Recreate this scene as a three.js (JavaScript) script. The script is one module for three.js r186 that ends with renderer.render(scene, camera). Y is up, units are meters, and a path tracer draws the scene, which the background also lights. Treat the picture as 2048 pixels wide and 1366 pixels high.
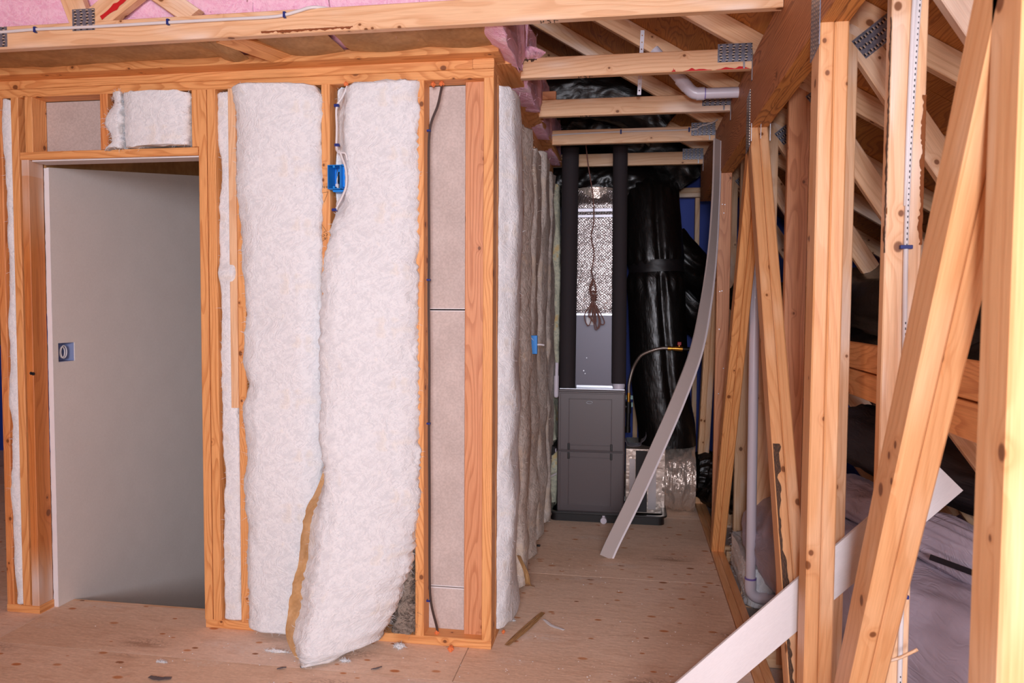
import * as THREE from 'three';
import { mergeGeometries } from 'three/addons/utils/BufferGeometryUtils.js';
import { RoundedBoxGeometry } from 'three/addons/geometries/RoundedBoxGeometry.js';
import { RectAreaLightUniformsLib } from 'three/addons/lights/RectAreaLightUniformsLib.js';

// ------------------------------------------------------------------ camera, light, exposure
const scene = new THREE.Scene();
scene.background = new THREE.Color(0x050506);
const camera = new THREE.PerspectiveCamera(49.37, 2048 / 1366, 0.05, 60);
camera.position.set(0, 1.455, 0);
camera.rotation.order = 'YXZ';
camera.rotation.set(-0.0470418, 0.156252, 0.0061519);
camera.focus = 3.2; camera.userData.fStop = 5.6;
scene.add(camera);

RectAreaLightUniformsLib.init();
// the photographer's flash, just above the lens
const flash = new THREE.SpotLight(0xf4f5ff, 10.5, 0, 1.25, 1, 2);
flash.position.set(0.03, 1.60, 0.32); flash.target.position.set(0.25, 1.35, -4); scene.add(flash.target);
flash.castShadow = true; flash.shadow.radius = 3.5; flash.shadow.mapSize.set(2048, 2048); flash.shadow.camera.near = 0.05;
scene.add(flash);
const FILL = { x: 0.3, y: 2.05, z: 3.4, w: 1.8, h: 1.1, power: 38 };      // added fill panel behind the camera, evens out the light
const fillLight = new THREE.RectAreaLight(0xf3f4ff, FILL.power, FILL.w, FILL.h);
fillLight.position.set(FILL.x, FILL.y, FILL.z); fillLight.lookAt(FILL.x - 0.3, 1.2, -3);
scene.add(fillLight);

const renderer = new THREE.WebGLRenderer({ antialias: true });
renderer.toneMapping = THREE.LinearToneMapping;
renderer.toneMappingExposure = 1.0;
renderer.shadowMap.enabled = true;
renderer.shadowMap.type = THREE.PCFSoftShadowMap;

// ------------------------------------------------------------------ random + noise
let seedState = 12345;
const rnd = () => { seedState = (seedState * 1664525 + 1013904223) >>> 0; return seedState / 4294967296; };
const rr = (a, b) => a + (b - a) * rnd();
const seeded = s => { let q = s * 7919 + 17; return () => { q = (q * 1664525 + 1013904223) >>> 0; return q / 4294967296; }; };
const lerp = (a, b, t) => a + (b - a) * t;
const clamp = (x, a = 0, b = 1) => Math.min(b, Math.max(a, x));
const sstep = (a, b, x) => { const t = clamp((x - a) / (b - a)); return t * t * (3 - 2 * t); };
function pnoise(seed, px, py) {                       // periodic value noise on [0,1]^2, lattice px * py
  const R = seeded(seed), g = new Float32Array(px * py); for (let i = 0; i < g.length; i++) g[i] = R();
  return (u, v) => {
    let x = u * px, y = v * py; const xi = Math.floor(x), yi = Math.floor(y); let fx = x - xi, fy = y - yi;
    fx = fx * fx * (3 - 2 * fx); fy = fy * fy * (3 - 2 * fy);
    const x0 = ((xi % px) + px) % px, x1 = (x0 + 1) % px, y0 = ((yi % py) + py) % py, y1 = (y0 + 1) % py;
    return lerp(lerp(g[y0 * px + x0], g[y0 * px + x1], fx), lerp(g[y1 * px + x0], g[y1 * px + x1], fx), fy);
  };
}
const h3 = (x, y, z) => { let n = Math.imul(x, 374761393) ^ Math.imul(y, 668265263) ^ Math.imul(z, 2147483647 ^ 1274126177); n = Math.imul(n ^ (n >>> 13), 1274126177); return ((n ^ (n >>> 16)) >>> 0) / 4294967296; };
function n3(x, y, z) {                                 // value noise, -1..1
  const xi = Math.floor(x), yi = Math.floor(y), zi = Math.floor(z); let a = x - xi, b = y - yi, c = z - zi;
  a = a * a * (3 - 2 * a); b = b * b * (3 - 2 * b); c = c * c * (3 - 2 * c);
  const L = (p, q, t) => p + (q - p) * t;
  return 2 * L(L(L(h3(xi, yi, zi), h3(xi + 1, yi, zi), a), L(h3(xi, yi + 1, zi), h3(xi + 1, yi + 1, zi), a), b),
    L(L(h3(xi, yi, zi + 1), h3(xi + 1, yi, zi + 1), a), L(h3(xi, yi + 1, zi + 1), h3(xi + 1, yi + 1, zi + 1), a), b), c) - 1;
}
const fbm = (x, y, z, o = 3) => { let s = 0, a = 0.5; for (let i = 0; i < o; i++) { s += a * n3(x, y, z); x *= 2.03; y *= 2.03; z *= 2.03; a *= 0.5; } return s; };

// ------------------------------------------------------------------ textures
const lin = c => c <= 0.04045 ? c / 12.92 : Math.pow((c + 0.055) / 1.055, 2.4);
function makeTex(w, h, fn, srgb = true) {              // fn(u, v, out) fills out[0..2] with 0..255
  const d = new Uint8Array(w * h * 4), o = [0, 0, 0];
  for (let j = 0; j < h; j++) for (let i = 0; i < w; i++) {
    fn(i / w, j / h, o); const k = (j * w + i) * 4;
    d[k] = clamp(o[0], 0, 255); d[k + 1] = clamp(o[1], 0, 255); d[k + 2] = clamp(o[2], 0, 255); d[k + 3] = 255;
  }
  const t = new THREE.DataTexture(d, w, h, THREE.RGBAFormat);
  t.wrapS = t.wrapT = THREE.RepeatWrapping; t.magFilter = THREE.LinearFilter; t.minFilter = THREE.LinearMipmapLinearFilter; t.generateMipmaps = true;
  if (srgb) t.colorSpace = THREE.SRGBColorSpace; t.needsUpdate = true; return t;
}
const mix3 = (o, c, t) => { o[0] = lerp(o[0], c[0], t); o[1] = lerp(o[1], c[1], t); o[2] = lerp(o[2], c[2], t); };
const WU = 2.0, WV = 0.3;                              // metres that one wood texture covers
function woodTex(seed, p) {
  const R = seeded(seed), nA = pnoise(seed + 1, 3, 4), nB = pnoise(seed + 2, 9, 10), nF = pnoise(seed + 3, 24, 190), nG = pnoise(seed + 4, 60, 512), nC = pnoise(seed + 5, 5, 3), nD = pnoise(seed + 6, 14, 10);
  const K = []; for (let i = 0; i < p.knots; i++) K.push([R() * WU, R() * WV, 0.004 + R() * R() * 0.011, R()]);
  const hgt = new Uint8Array(1024 * 256); let idx = 0;
  const t = makeTex(1024, 256, (u, v, o) => {
    const x = u * WU, y = v * WV;
    let r = p.rings * (v + 0) + p.warp * nA(u, v) + p.warp * 0.22 * nB(u, v), kn = 0, halo = 0;
    for (const k of K) {
      let dx = Math.abs(x - k[0]); if (dx > WU / 2) dx = WU - dx; if (dx > 0.12) continue;
      let dy = Math.abs(y - k[1]); if (dy > WV / 2) dy = WV - dy;
      const q = Math.hypot(dx * 0.8, dy) / k[2]; if (q > 7) continue;
      r += 1.6 * Math.exp(-q * q / 7); kn = Math.max(kn, 1 - sstep(0.75, 1.2, q)); halo = Math.max(halo, Math.exp(-q * q / 5));
    }
    const f = r - Math.floor(r), late = sstep(0.45, 0.9, f) * (1 - sstep(0.93, 1, f));
    o[0] = p.base[0]; o[1] = p.base[1]; o[2] = p.base[2];
    mix3(o, p.late, late * p.str);
    mix3(o, p.pale, sstep(0.5, 0.85, nC(u, v) * 0.6 + nD(u, v) * 0.4) * p.blotch);
    const s = (nF(u, v) - 0.5) * p.fine + (nG(u, v) - 0.5) * p.fine * 0.8; o[0] += s; o[1] += s; o[2] += s * 0.9;
    mix3(o, p.late, halo * 0.45); mix3(o, [112, 62, 30], kn * 0.8);
    if (p.dust) { const e = Math.max(sstep(0.16, 0.03, u), sstep(0.80, 1.0, u) * (0.45 + 0.5 * v)); mix3(o, [222, 200, 190], clamp(e * 1.1 * (0.55 + 0.7 * nD(u, v)))); }
    hgt[idx++] = clamp(150 - late * 60 * p.str + s * 2 - kn * 30, 0, 255);
  });
  const b = makeTex(1024, 256, (u, v, o) => { const k = hgt[Math.round(v * 256) * 1024 + Math.round(u * 1024)]; o[0] = o[1] = o[2] = k; }, false);
  return [t, b];
}
const std = (o) => new THREE.MeshStandardMaterial(o);
const phys = (o) => new THREE.MeshPhysicalMaterial(o);
function woodMats(n, seed, p, rough = 0.58, bs = 0.0012) { const a = []; for (let i = 0; i < n; i++) { const [map, bumpMap] = woodTex(seed + i * 31, p); a.push(std({ map, bumpMap, bumpScale: bs, roughness: rough, metalness: 0 })); } return a; }
const FIR = woodMats(3, 100, { knots: 11, rings: 13, warp: 8, str: 0.5, blotch: 0.12, fine: 16, base: [234, 168, 106], late: [192, 116, 60], pale: [242, 190, 134] });
{ const q = { knots: 15, rings: 11, warp: 9, str: 0.55, blotch: 0.2, fine: 16, late: [176, 94, 46], pale: [236, 176, 124] }; FIR.push(...woodMats(1, 211, { ...q, base: [222, 146, 86] }), ...woodMats(1, 223, { ...q, base: [226, 162, 104], knots: 9 })); }
const PINE = woodMats(3, 300, { knots: 16, rings: 9, warp: 6, str: 0.38, blotch: 0.6, fine: 12, base: [238, 194, 152], late: [208, 148, 102], pale: [250, 234, 224] }, 0.46);
const GIRD = woodMats(3, 500, { knots: 12, rings: 11, warp: 4, str: 0.28, blotch: 0.45, fine: 12, base: [228, 170, 118], late: [198, 128, 76], pale: [248, 214, 182] }, 0.42);
const BEAM = woodMats(1, 700, { knots: 2, rings: 22, warp: 9, str: 0.85, blotch: 0.1, fine: 20, base: [198, 134, 88], late: [146, 86, 50], pale: [206, 146, 96] });
const BEAMU = woodMats(1, 720, { knots: 1, rings: 5, warp: 16, str: 0.75, blotch: 0.1, fine: 16, base: [206, 140, 72], late: [140, 80, 32], pale: [214, 150, 90] });
const PLY = woodMats(2, 800, { knots: 4, rings: 3, warp: 11, str: 0.6, blotch: 0.15, fine: 18, base: [192, 126, 58], late: [140, 78, 28], pale: [208, 146, 80] }, 0.6);
const REDW = woodMats(1, 900, { knots: 12, rings: 10, warp: 8, str: 0.5, blotch: 0.15, fine: 14, base: [216, 150, 106], late: [176, 106, 66], pale: [226, 166, 124] }, 0.5);
const JACK = woodMats(1, 950, { knots: 5, rings: 12, warp: 6, str: 0.4, blotch: 0.1, fine: 14, base: [208, 128, 66], late: [172, 92, 42], pale: [226, 160, 104], dust: true });
const pick = a => a[Math.floor(rnd() * a.length)];

function fluffTex(seed, base, shade, warm, fleck = 0.2) {
  const a = pnoise(seed, 7, 7), b = pnoise(seed + 1, 22, 20), c = pnoise(seed + 2, 70, 46), d = pnoise(seed + 3, 150, 256), e = pnoise(seed + 4, 5, 6);
  const map = makeTex(512, 512, (u, v, o) => {
    const w = 0.09 * (a(u, v) - 0.5), w2 = 0.05 * (b(u, v) - 0.5); const s = 0.22 * b(u + w, v + w) + 0.38 * c(u + w * 1.5 + w2, v - w) + 0.40 * d(u - w2 * 1.6, v + w + w2);
    o[0] = base[0]; o[1] = base[1]; o[2] = base[2];
    mix3(o, shade, sstep(0.66, 0.26, s) * 0.75); mix3(o, warm, sstep(0.66, 0.85, e(u, v) * 0.7 + b(u, v) * 0.3) * fleck);
  });
  const bump = makeTex(512, 512, (u, v, o) => { const w = 0.09 * (a(u, v) - 0.5), w2 = 0.05 * (b(u, v) - 0.5); o[0] = o[1] = o[2] = 255 * (0.45 * b(u + w, v + w) + 0.33 * c(u + w * 1.5 + w2, v - w) + 0.22 * d(u - w2 * 1.6, v + w + w2)); }, false);
  return std({ map, bumpMap: bump, bumpScale: 0.0045, roughness: 1, metalness: 0, side: THREE.DoubleSide });
}
const WHITEF = fluffTex(41, [238, 240, 243], [217, 220, 225], [238, 228, 212], 0.3);
const SHADEDF = fluffTex(51, [230, 222, 214], [186, 176, 166], [232, 214, 192], 0.6);  // shaded version of the white batt, shade put into the colour
const YELF = fluffTex(61, [224, 222, 196], [176, 178, 160], [232, 196, 130], 0.9);
const PINKF = fluffTex(71, [252, 208, 228], [240, 174, 206], [252, 222, 234], 0.8);
const DARKF = fluffTex(81, [150, 136, 124], [64, 56, 50], [176, 156, 136], 0.6);
const kraftN = [pnoise(91, 10, 10), pnoise(92, 60, 50), pnoise(93, 4, 5)];
const KRAFT = std({ map: makeTex(512, 512, (u, v, o) => { o[0] = 190; o[1] = 146; o[2] = 96; mix3(o, [156, 116, 72], sstep(0.3, 0.8, kraftN[0](u, v)) * 0.5); mix3(o, [200, 162, 116], sstep(0.55, 0.9, kraftN[2](u, v)) * 0.4); const s = (kraftN[1](u, v) - 0.5) * 16; o[0] += s; o[1] += s; o[2] += s; }),
  bumpMap: makeTex(256, 256, (u, v, o) => { o[0] = o[1] = o[2] = 255 * (0.6 * kraftN[0](u, v) + 0.4 * kraftN[2](u, v)); }, false), bumpScale: 0.008, roughness: 0.62, side: THREE.DoubleSide });
const gyN = [pnoise(101, 12, 12), pnoise(102, 180, 180), pnoise(103, 4, 4)];
const gyp = (c, k = 10) => std({ map: makeTex(512, 512, (u, v, o) => { const s = (gyN[0](u, v) - 0.5) * k + (gyN[1](u, v) - 0.5) * k * 1.4 + (gyN[2](u, v) - .5) * k; o[0] = c[0] + s; o[1] = c[1] + s; o[2] = c[2] + s; }), roughness: 0.85 });
const GYPGREY = gyp([196, 182, 176], 12), GYPWALL = gyp([236, 230, 226], 3), GYPWHITE = gyp([226, 222, 224], 4);
// subfloor: dusty pinkish plywood with round knot plugs and plaster smears
const floorR = seeded(777), plugs = []; for (let i = 0; i < 120; i++) plugs.push([floorR() * 2.44, floorR() * 1.22, 0.004 + floorR() * 0.008, floorR()]);
const smears = []; for (let i = 0; i < 16; i++) smears.push([floorR() * 2.44, floorR() * 1.22, 0.03 + floorR() * 0.08, floorR()]);
const flN = [pnoise(111, 8, 6), pnoise(112, 30, 60), pnoise(113, 120, 400), pnoise(114, 400, 200), pnoise(115, 4, 3)];
const FLOORMAT = std({ map: makeTex(1024, 512, (u, v, o) => {
  const x = u * 2.44, y = v * 1.22; o[0] = 236; o[1] = 206; o[2] = 182;
  mix3(o, [218, 182, 154], sstep(0.35, 0.8, flN[0](u, v)) * 0.42); mix3(o, [242, 220, 208], sstep(0.5, 0.85, flN[4](u, v)) * 0.45);
  mix3(o, [196, 152, 122], sstep(0.66, 0.9, flN[1](u, v)) * 0.2);
  const s = (flN[2](u, v) - 0.5) * 16 + (flN[3](u, v) - 0.5) * 12; o[0] += s; o[1] += s; o[2] += s;
  for (const k of plugs) { const dx = (x - k[0]) / (k[2] * 1.9), dy = (y - k[1]) / k[2], q = dx * dx + dy * dy; if (q < 1.4) mix3(o, k[3] > 0.85 ? [150, 96, 62] : [190, 116, 66], (1 - sstep(0.3, 1.4, q)) * (0.6 + 0.35 * k[3])); }
  for (const k of smears) { const dx = (x - k[0]) / (k[2] * 1.6), dy = (y - k[1]) / (k[2] * 0.6), q = dx * dx + dy * dy; if (q < 1) mix3(o, k[3] > 0.6 ? [228, 214, 206] : [146, 112, 92], (1 - q) * 0.5 * sstep(0.4, 0.7, flN[3](u, v) * 0.6 + flN[1](u, v) * 0.5)); }
}), bumpMap: makeTex(512, 256, (u, v, o) => { o[0] = o[1] = o[2] = 255 * (0.6 * flN[2](u, v) + 0.4 * flN[1](u, v)); }, false), bumpScale: 0.0012, roughness: 0.75 });
// galvanised truss plate: columns of punched teeth with painted tan highlights, one cell = 26 x 11 mm
const plN = pnoise(121, 16, 16);
const PLATE = std({ map: makeTex(128, 128, (u, v, o) => {
  const m = plN(u, v) * 30; o[0] = 122 + m; o[1] = 128 + m; o[2] = 146 + m; const cu = (u * 2) % 1, row = Math.floor(v * 4), cv = (v * 4) % 1, off = row % 2 ? 0.1 : -0.02;
  const a = cu - 0.3 - off; if (a > 0 && a < 0.34 && cv > 0.12 && cv < 0.5) { o[0] = 40; o[1] = 38; o[2] = 40; } if (a > -0.02 && a < 0.36 && cv > 0.5 && cv < 0.86) { o[0] = 236; o[1] = 222; o[2] = 198; }
}), roughness: 0.38, metalness: 0.55 });
const foilN = [pnoise(131, 14, 14), pnoise(132, 40, 40), pnoise(133, 90, 90)];
const FOIL = std({ color: 0xd2c2b6, metalness: 0.6, roughness: 0.34, bumpMap: makeTex(512, 512, (u, v, o) => { const a = Math.abs(foilN[0](u, v) - 0.5) * 2, b = Math.abs(foilN[1](u, v) - 0.5) * 2, c = foilN[2](u, v); o[0] = o[1] = o[2] = 255 * (0.5 * a + 0.35 * b + 0.15 * c); }, false), bumpScale: 0.0035, side: THREE.DoubleSide });
const FOILQ = std({ color: 0xc4bab8, metalness: 0.95, roughness: 0.3, bumpMap: makeTex(512, 512, (u, v, o) => { const w = 0.06 * (foilN[0](u, v) - .5), d1 = Math.abs((((u + v) * 24 + w * 10) % 1) - 0.5), d2 = Math.abs((((u - v) * 24 + 24 + w * 10) % 1) - 0.5); o[0] = o[1] = o[2] = 255 * clamp(0.55 * Math.min(1, Math.min(d1, d2) * 5) + 0.45 * Math.abs(foilN[1](u, v) - 0.5) * 2); }, false), bumpScale: 0.003 });
const ductN = [pnoise(141, 10, 6), pnoise(142, 44, 12), pnoise(143, 12, 40)];
const ductBump = makeTex(512, 512, (u, v, o) => { o[0] = o[1] = o[2] = 255 * clamp(0.5 * Math.abs(ductN[1](u, v) - 0.5) * 2 + 0.3 * ductN[0](u, v) + 0.25 * Math.abs(ductN[2](u, v) - 0.5)); }, false);
const DUCT = phys({ color: 0x0c0908, roughness: 0.4, bumpMap: ductBump, bumpScale: 0.002, clearcoat: 0.2, clearcoatRoughness: 0.3, side: THREE.DoubleSide });
const DUCTSHEEN = phys({ color: 0xa89ba8, roughness: 0.42, bumpMap: ductBump, bumpScale: 0.003, sheen: 0.3, sheenColor: new THREE.Color(0xb9a2b4), sheenRoughness: 0.5, side: THREE.DoubleSide });  // black plastic, with the flash reflection put into a grey colour
const FOAMPIPE = std({ color: 0x2b2326, roughness: 0.85 });
const STEEL = std({ color: 0xb9bcc4, roughness: 0.35, metalness: 0.9 });
const STRAPM = std({ color: 0xd4d2dc, roughness: 0.4, metalness: 0.4 });
const PAINT = phys({ color: 0x574b4c, roughness: 0.42, clearcoat: 0.3, clearcoatRoughness: 0.35 });
const COILM = std({ color: 0x57535e, roughness: 0.4, metalness: 0.3 });
const BLACKP = phys({ color: 0x121012, roughness: 0.42, clearcoat: 0.2 });
const IRON = std({ color: 0x1a1614, roughness: 0.45, metalness: 0.5 });
const BRASS = std({ color: 0xc08a3a, roughness: 0.3, metalness: 0.9 });
const FLEXST = std({ color: 0x8c8078, roughness: 0.42, metalness: 0.85 });
const REDP = std({ color: 0xa01420, roughness: 0.5 });
const PVC = phys({ color: 0xd6d0dc, roughness: 0.32, clearcoat: 0.3 });
const PRIMER = std({ color: 0x7a68b4, roughness: 0.4 });
const NM = std({ color: 0xe2dee0, roughness: 0.5 });
const CLIP = std({ color: 0x1c2f7c, roughness: 0.4 });
const BLUEBOX = std({ color: 0x158ae2, roughness: 0.42 });
const BWIRE = std({ color: 0x4a3a36, roughness: 0.5 });
const TWIRE = std({ color: 0x744a40, roughness: 0.5 });
const FOAM = std({ color: 0xf2874e, roughness: 0.8 });
const REDPAINT = std({ color: 0xc8161c, roughness: 0.7 });
const COPPERM = std({ color: 0xb86a3a, roughness: 0.35, metalness: 0.9 });
const BARK = std({ map: makeTex(256, 64, (u, v, o) => { const s = kraftN[1](u, v * 0.4); o[0] = 84; o[1] = 64; o[2] = 52; mix3(o, [150, 100, 66], sstep(0.6, 0.9, s) * .6); mix3(o, [56, 44, 38], sstep(0.4, 0.15, s) * .7); }), roughness: 0.95 });
const TRIMW = std({ color: 0xb5a8a4, roughness: 0.55 });
const TRIMEDGE = std({ color: 0xe4dde2, roughness: 0.5 });
const WRAP = std({ color: 0x2440a0, roughness: 0.6 });
const WHITEP = std({ color: 0xe8e6ea, roughness: 0.6 });
const DARKPL = std({ color: 0x2a2426, roughness: 0.6 });
const PALEPL = phys({ color: 0xc9c2cc, roughness: 0.35, transmission: 0.35, thickness: 0 });
const INK = std({ color: 0x18161a, roughness: 0.8 });
const GREYP = std({ color: 0x6c6468, roughness: 0.7 });

// ------------------------------------------------------------------ object helpers
const used = new Map();
function numbered(n) { const k = used.get(n) || 0; used.set(n, k + 1); return k ? `${n}_${String(k).padStart(3, '0')}` : n; }
function shadow(m) { m.castShadow = true; m.receiveShadow = true; return m; }
function place(m, parent) {                            // m is built in world coordinates; hang it under its parent where it stands
  if (parent) { parent.updateWorldMatrix(true, false); m.updateMatrix(); m.applyMatrix4(parent.matrixWorld.clone().invert()); parent.add(m); }
  else scene.add(m);
  return m;
}
function thing(name, label, category, pos = [0, 0, 0], group) { const o = new THREE.Group(); o.name = numbered(name); o.position.set(...pos); o.userData = { label, category }; if (group) o.userData.group = group; scene.add(o); return o; }
function structure(name, pos = [0, 0, 0], label) { const o = new THREE.Group(); o.name = numbered(name); o.position.set(...pos); o.userData = { kind: 'structure' }; if (label) o.userData.label = label; scene.add(o); return o; }
function tag(o, label, category, group) { o.userData.label = label; o.userData.category = category; if (group) o.userData.group = group; return o; }
function mesh(name, geo, mat, parent, label) {         // geometry in world coordinates, re-centred on its own base
  geo.computeBoundingBox(); const b = geo.boundingBox, c = new THREE.Vector3((b.min.x + b.max.x) / 2, b.min.y, (b.min.z + b.max.z) / 2);
  geo.translate(-c.x, -c.y, -c.z); const m = shadow(new THREE.Mesh(geo, mat)); m.name = parent ? name : numbered(name); m.position.copy(c); if (label) m.userData.label = label;
  return place(m, parent);
}
const V = (x, y, z) => new THREE.Vector3(x, y, z);
const strip = g => { const q = g.index ? g.toNonIndexed() : g; for (const k of Object.keys(q.attributes)) if (!['position', 'normal', 'uv'].includes(k)) q.deleteAttribute(k); return q; };
const merge = l => mergeGeometries(l.map(strip));
function boxG(x0, x1, y0, y1, z0, z1, r = 0.002, s = 1) {
  const w = x1 - x0, h = y1 - y0, d = z1 - z0, q = Math.min(r, w / 2.2, h / 2.2, d / 2.2);
  const g = new RoundedBoxGeometry(w, h, d, s, q); g.translate((x0 + x1) / 2, (y0 + y1) / 2, (z0 + z1) / 2); boxUV(g); return g;
}
function boxUV(g, su = 1, sv = 1) {                    // uv in metres by dominant normal
  const p = g.attributes.position, n = g.attributes.normal, uv = new Float32Array(p.count * 2);
  for (let i = 0; i < p.count; i++) { const a = Math.abs(n.getX(i)), b = Math.abs(n.getY(i)), c = Math.abs(n.getZ(i)); let u, v; if (a >= b && a >= c) { u = p.getZ(i); v = p.getY(i); } else if (b >= c) { u = p.getX(i); v = p.getZ(i); } else { u = p.getX(i); v = p.getY(i); } uv[2 * i] = u * su; uv[2 * i + 1] = v * sv; }
  g.setAttribute('uv', new THREE.BufferAttribute(uv, 2)); return g;
}
// a piece of lumber: axis x from 0 to L, width w on y, thickness t on z, eased edges, optional sloped end cuts and bow
function boardGeo(L, w, t, o = {}) {
  const c = o.c ?? 0.003, hw = w / 2, ht = t / 2, ca = o.ca || 0, cb = o.cb || 0, S = o.segs || 1, ou = o.u ?? rnd() * 5, ov = o.v ?? rnd() * 5;
  const ring = [[-hw + c, -ht], [hw - c, -ht], [hw, -ht + c], [hw, ht - c], [hw - c, ht], [-hw + c, ht], [-hw, ht - c], [-hw, -ht + c]];
  const per = [0]; for (let i = 0; i < 8; i++) { const a = ring[i], b = ring[(i + 1) % 8]; per.push(per[i] + Math.hypot(a[0] - b[0], a[1] - b[1])); }
  const P = [], U = [], put = (x, y, z, u, v) => { P.push(x, y, z); U.push(u, v); };
  const xs = (s, y) => lerp(ca * y, L + cb * y, s), off = o.off || (() => [0, 0]);
  for (let k = 0; k < S; k++) { const s0 = k / S, s1 = (k + 1) / S, f0 = off(s0), f1 = off(s1);
    for (let i = 0; i < 8; i++) { const a = ring[i], b = ring[(i + 1) % 8], va = ov + per[i] / WV, vb = ov + per[i + 1] / WV;
      const q = [[xs(s0, a[0]), a, s0, va, f0], [xs(s1, a[0]), a, s1, va, f1], [xs(s1, b[0]), b, s1, vb, f1], [xs(s0, b[0]), b, s0, vb, f0]];
      for (const j of [0, 2, 1, 0, 3, 2]) { const e = q[j]; put(e[0], e[1][0] + e[4][0], e[1][1] + e[4][1], ou + e[0] / WU, e[3]); } } }
  for (const s of [0, 1]) { const f = off(s); for (let i = 1; i < 7; i++) { const t3 = s ? [0, i, i + 1] : [0, i + 1, i]; for (const j of t3) { const a = ring[j]; put(xs(s, a[0]), a[0] + f[0], a[1] + f[1], ou + a[1] * 0.25, ov + a[0] / WV); } } }
  const g = new THREE.BufferGeometry(); g.setAttribute('position', new THREE.Float32BufferAttribute(P, 3)); g.setAttribute('uv', new THREE.Float32BufferAttribute(U, 2));
  // orient outward
  g.computeVertexNormals(); const nn = g.attributes.normal, pp = g.attributes.position; if (nn.getZ(0) > 0 === pp.getZ(0) < 0) { for (let i = 0; i < P.length; i += 9) for (let k = 0; k < 3; k++) { const t1 = P[i + 3 + k]; P[i + 3 + k] = P[i + 6 + k]; P[i + 6 + k] = t1; } for (let i = 0; i < U.length; i += 6) for (let k = 0; k < 2; k++) { const t1 = U[i + 2 + k]; U[i + 2 + k] = U[i + 4 + k]; U[i + 4 + k] = t1; } g.setAttribute('position', new THREE.Float32BufferAttribute(P, 3)); g.setAttribute('uv', new THREE.Float32BufferAttribute(U, 2)); g.computeVertexNormals(); }
  return g;
}
// centre line A -> B, w along `side`
function board(name, A, B, w, t, side, mat, parent, o = {}) {
  const a = V(...A), b = V(...B), X = b.clone().sub(a), L = X.length(); X.normalize();
  const Y = V(...side); Y.addScaledVector(X, -Y.dot(X)).normalize(); const Z = X.clone().cross(Y);
  const m = shadow(new THREE.Mesh(boardGeo(L, w, t, o), mat)); m.name = parent ? name : numbered(name);
  m.applyMatrix4(new THREE.Matrix4().makeBasis(X, Y, Z).setPosition(a)); if (o.label) m.userData.label = o.label;
  return place(m, parent);
}
const vert = (name, x0, x1, y0, y1, z0, z1, mat, parent, o) => board(name, [(x0 + x1) / 2, y0, (z0 + z1) / 2], [(x0 + x1) / 2, y1, (z0 + z1) / 2], x1 - x0, Math.abs(z1 - z0), [1, 0, 0], mat, parent, o);
const alongX = (name, x0, x1, y0, y1, z0, z1, mat, parent, o) => board(name, [x0, (y0 + y1) / 2, (z0 + z1) / 2], [x1, (y0 + y1) / 2, (z0 + z1) / 2], y1 - y0, Math.abs(z1 - z0), [0, 1, 0], mat, parent, o);
const alongZ = (name, x0, x1, y0, y1, z0, z1, mat, parent, o) => board(name, [(x0 + x1) / 2, (y0 + y1) / 2, z0], [(x0 + x1) / 2, (y0 + y1) / 2, z1], y1 - y0, x1 - x0, [0, 1, 0], mat, parent, o);
// closed loft: ring(t) returns array of points; ends closed
function loft(rings, uvScale = 1, uvLen = null) {
  const n = rings.length, m = rings[0].length, P = [], U = [], I = []; let len = 0;
  for (let j = 0; j < n; j++) {
    if (j) { const a = rings[j - 1], b = rings[j]; let d = 0; for (const k of [0, m >> 2, m >> 1]) d += Math.hypot(a[k][0] - b[k][0], a[k][1] - b[k][1], a[k][2] - b[k][2]); len += d / 3; }
    let per = 0; for (let i = 0; i <= m; i++) { const q = rings[j][i % m]; if (i) { const b = rings[j][i - 1]; per += Math.hypot(q[0] - b[0], q[1] - b[1], q[2] - b[2]); } P.push(...q); U.push(uvLen ? i / m * uvLen : per * uvScale, len * uvScale); }
  }
  const W = m + 1; for (let j = 0; j < n - 1; j++) for (let i = 0; i < m; i++) { const a = j * W + i, b = a + 1, c = a + W, d = c + 1; I.push(a, b, c, b, d, c); }
  for (const j of [0, n - 1]) { const c = [0, 0, 0]; for (const q of rings[j]) for (let k = 0; k < 3; k++) c[k] += q[k] / m; const ci = P.length / 3; P.push(...c); U.push(0, 0); const st = P.length / 3; for (let i = 0; i < m; i++) { P.push(...rings[j][i]); U.push(rings[j][i][0] * uvScale, rings[j][i][2] * uvScale); } for (let i = 0; i < m; i++) { const a = st + i, b = st + (i + 1) % m; if (j) I.push(a, b, ci); else I.push(b, a, ci); } }
  const g = new THREE.BufferGeometry(); g.setAttribute('position', new THREE.Float32BufferAttribute(P, 3)); g.setAttribute('uv', new THREE.Float32BufferAttribute(U, 2)); g.setIndex(I);
  // seam normals
  g.computeVertexNormals(); const N = g.attributes.normal; for (let j = 0; j < n; j++) { const a = j * W, b = a + m; const v = V(N.getX(a) + N.getX(b), N.getY(a) + N.getY(b), N.getZ(a) + N.getZ(b)).normalize(); N.setXYZ(a, v.x, v.y, v.z); N.setXYZ(b, v.x, v.y, v.z); }
  let vol = 0; for (let i = 0; i < I.length; i += 3) { const a = I[i] * 3, b = I[i + 1] * 3, c = I[i + 2] * 3; vol += P[a] * (P[b + 1] * P[c + 2] - P[b + 2] * P[c + 1]) - P[a + 1] * (P[b] * P[c + 2] - P[b + 2] * P[c]) + P[a + 2] * (P[b] * P[c + 1] - P[b + 1] * P[c]); }
  if (vol < 0) { for (let i = 0; i < I.length; i += 3) { const t = I[i + 1]; I[i + 1] = I[i + 2]; I[i + 2] = t; } g.setIndex(I); for (let i = 0; i < N.count; i++) N.setXYZ(i, -N.getX(i), -N.getY(i), -N.getZ(i)); }
  return g;
}
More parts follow.
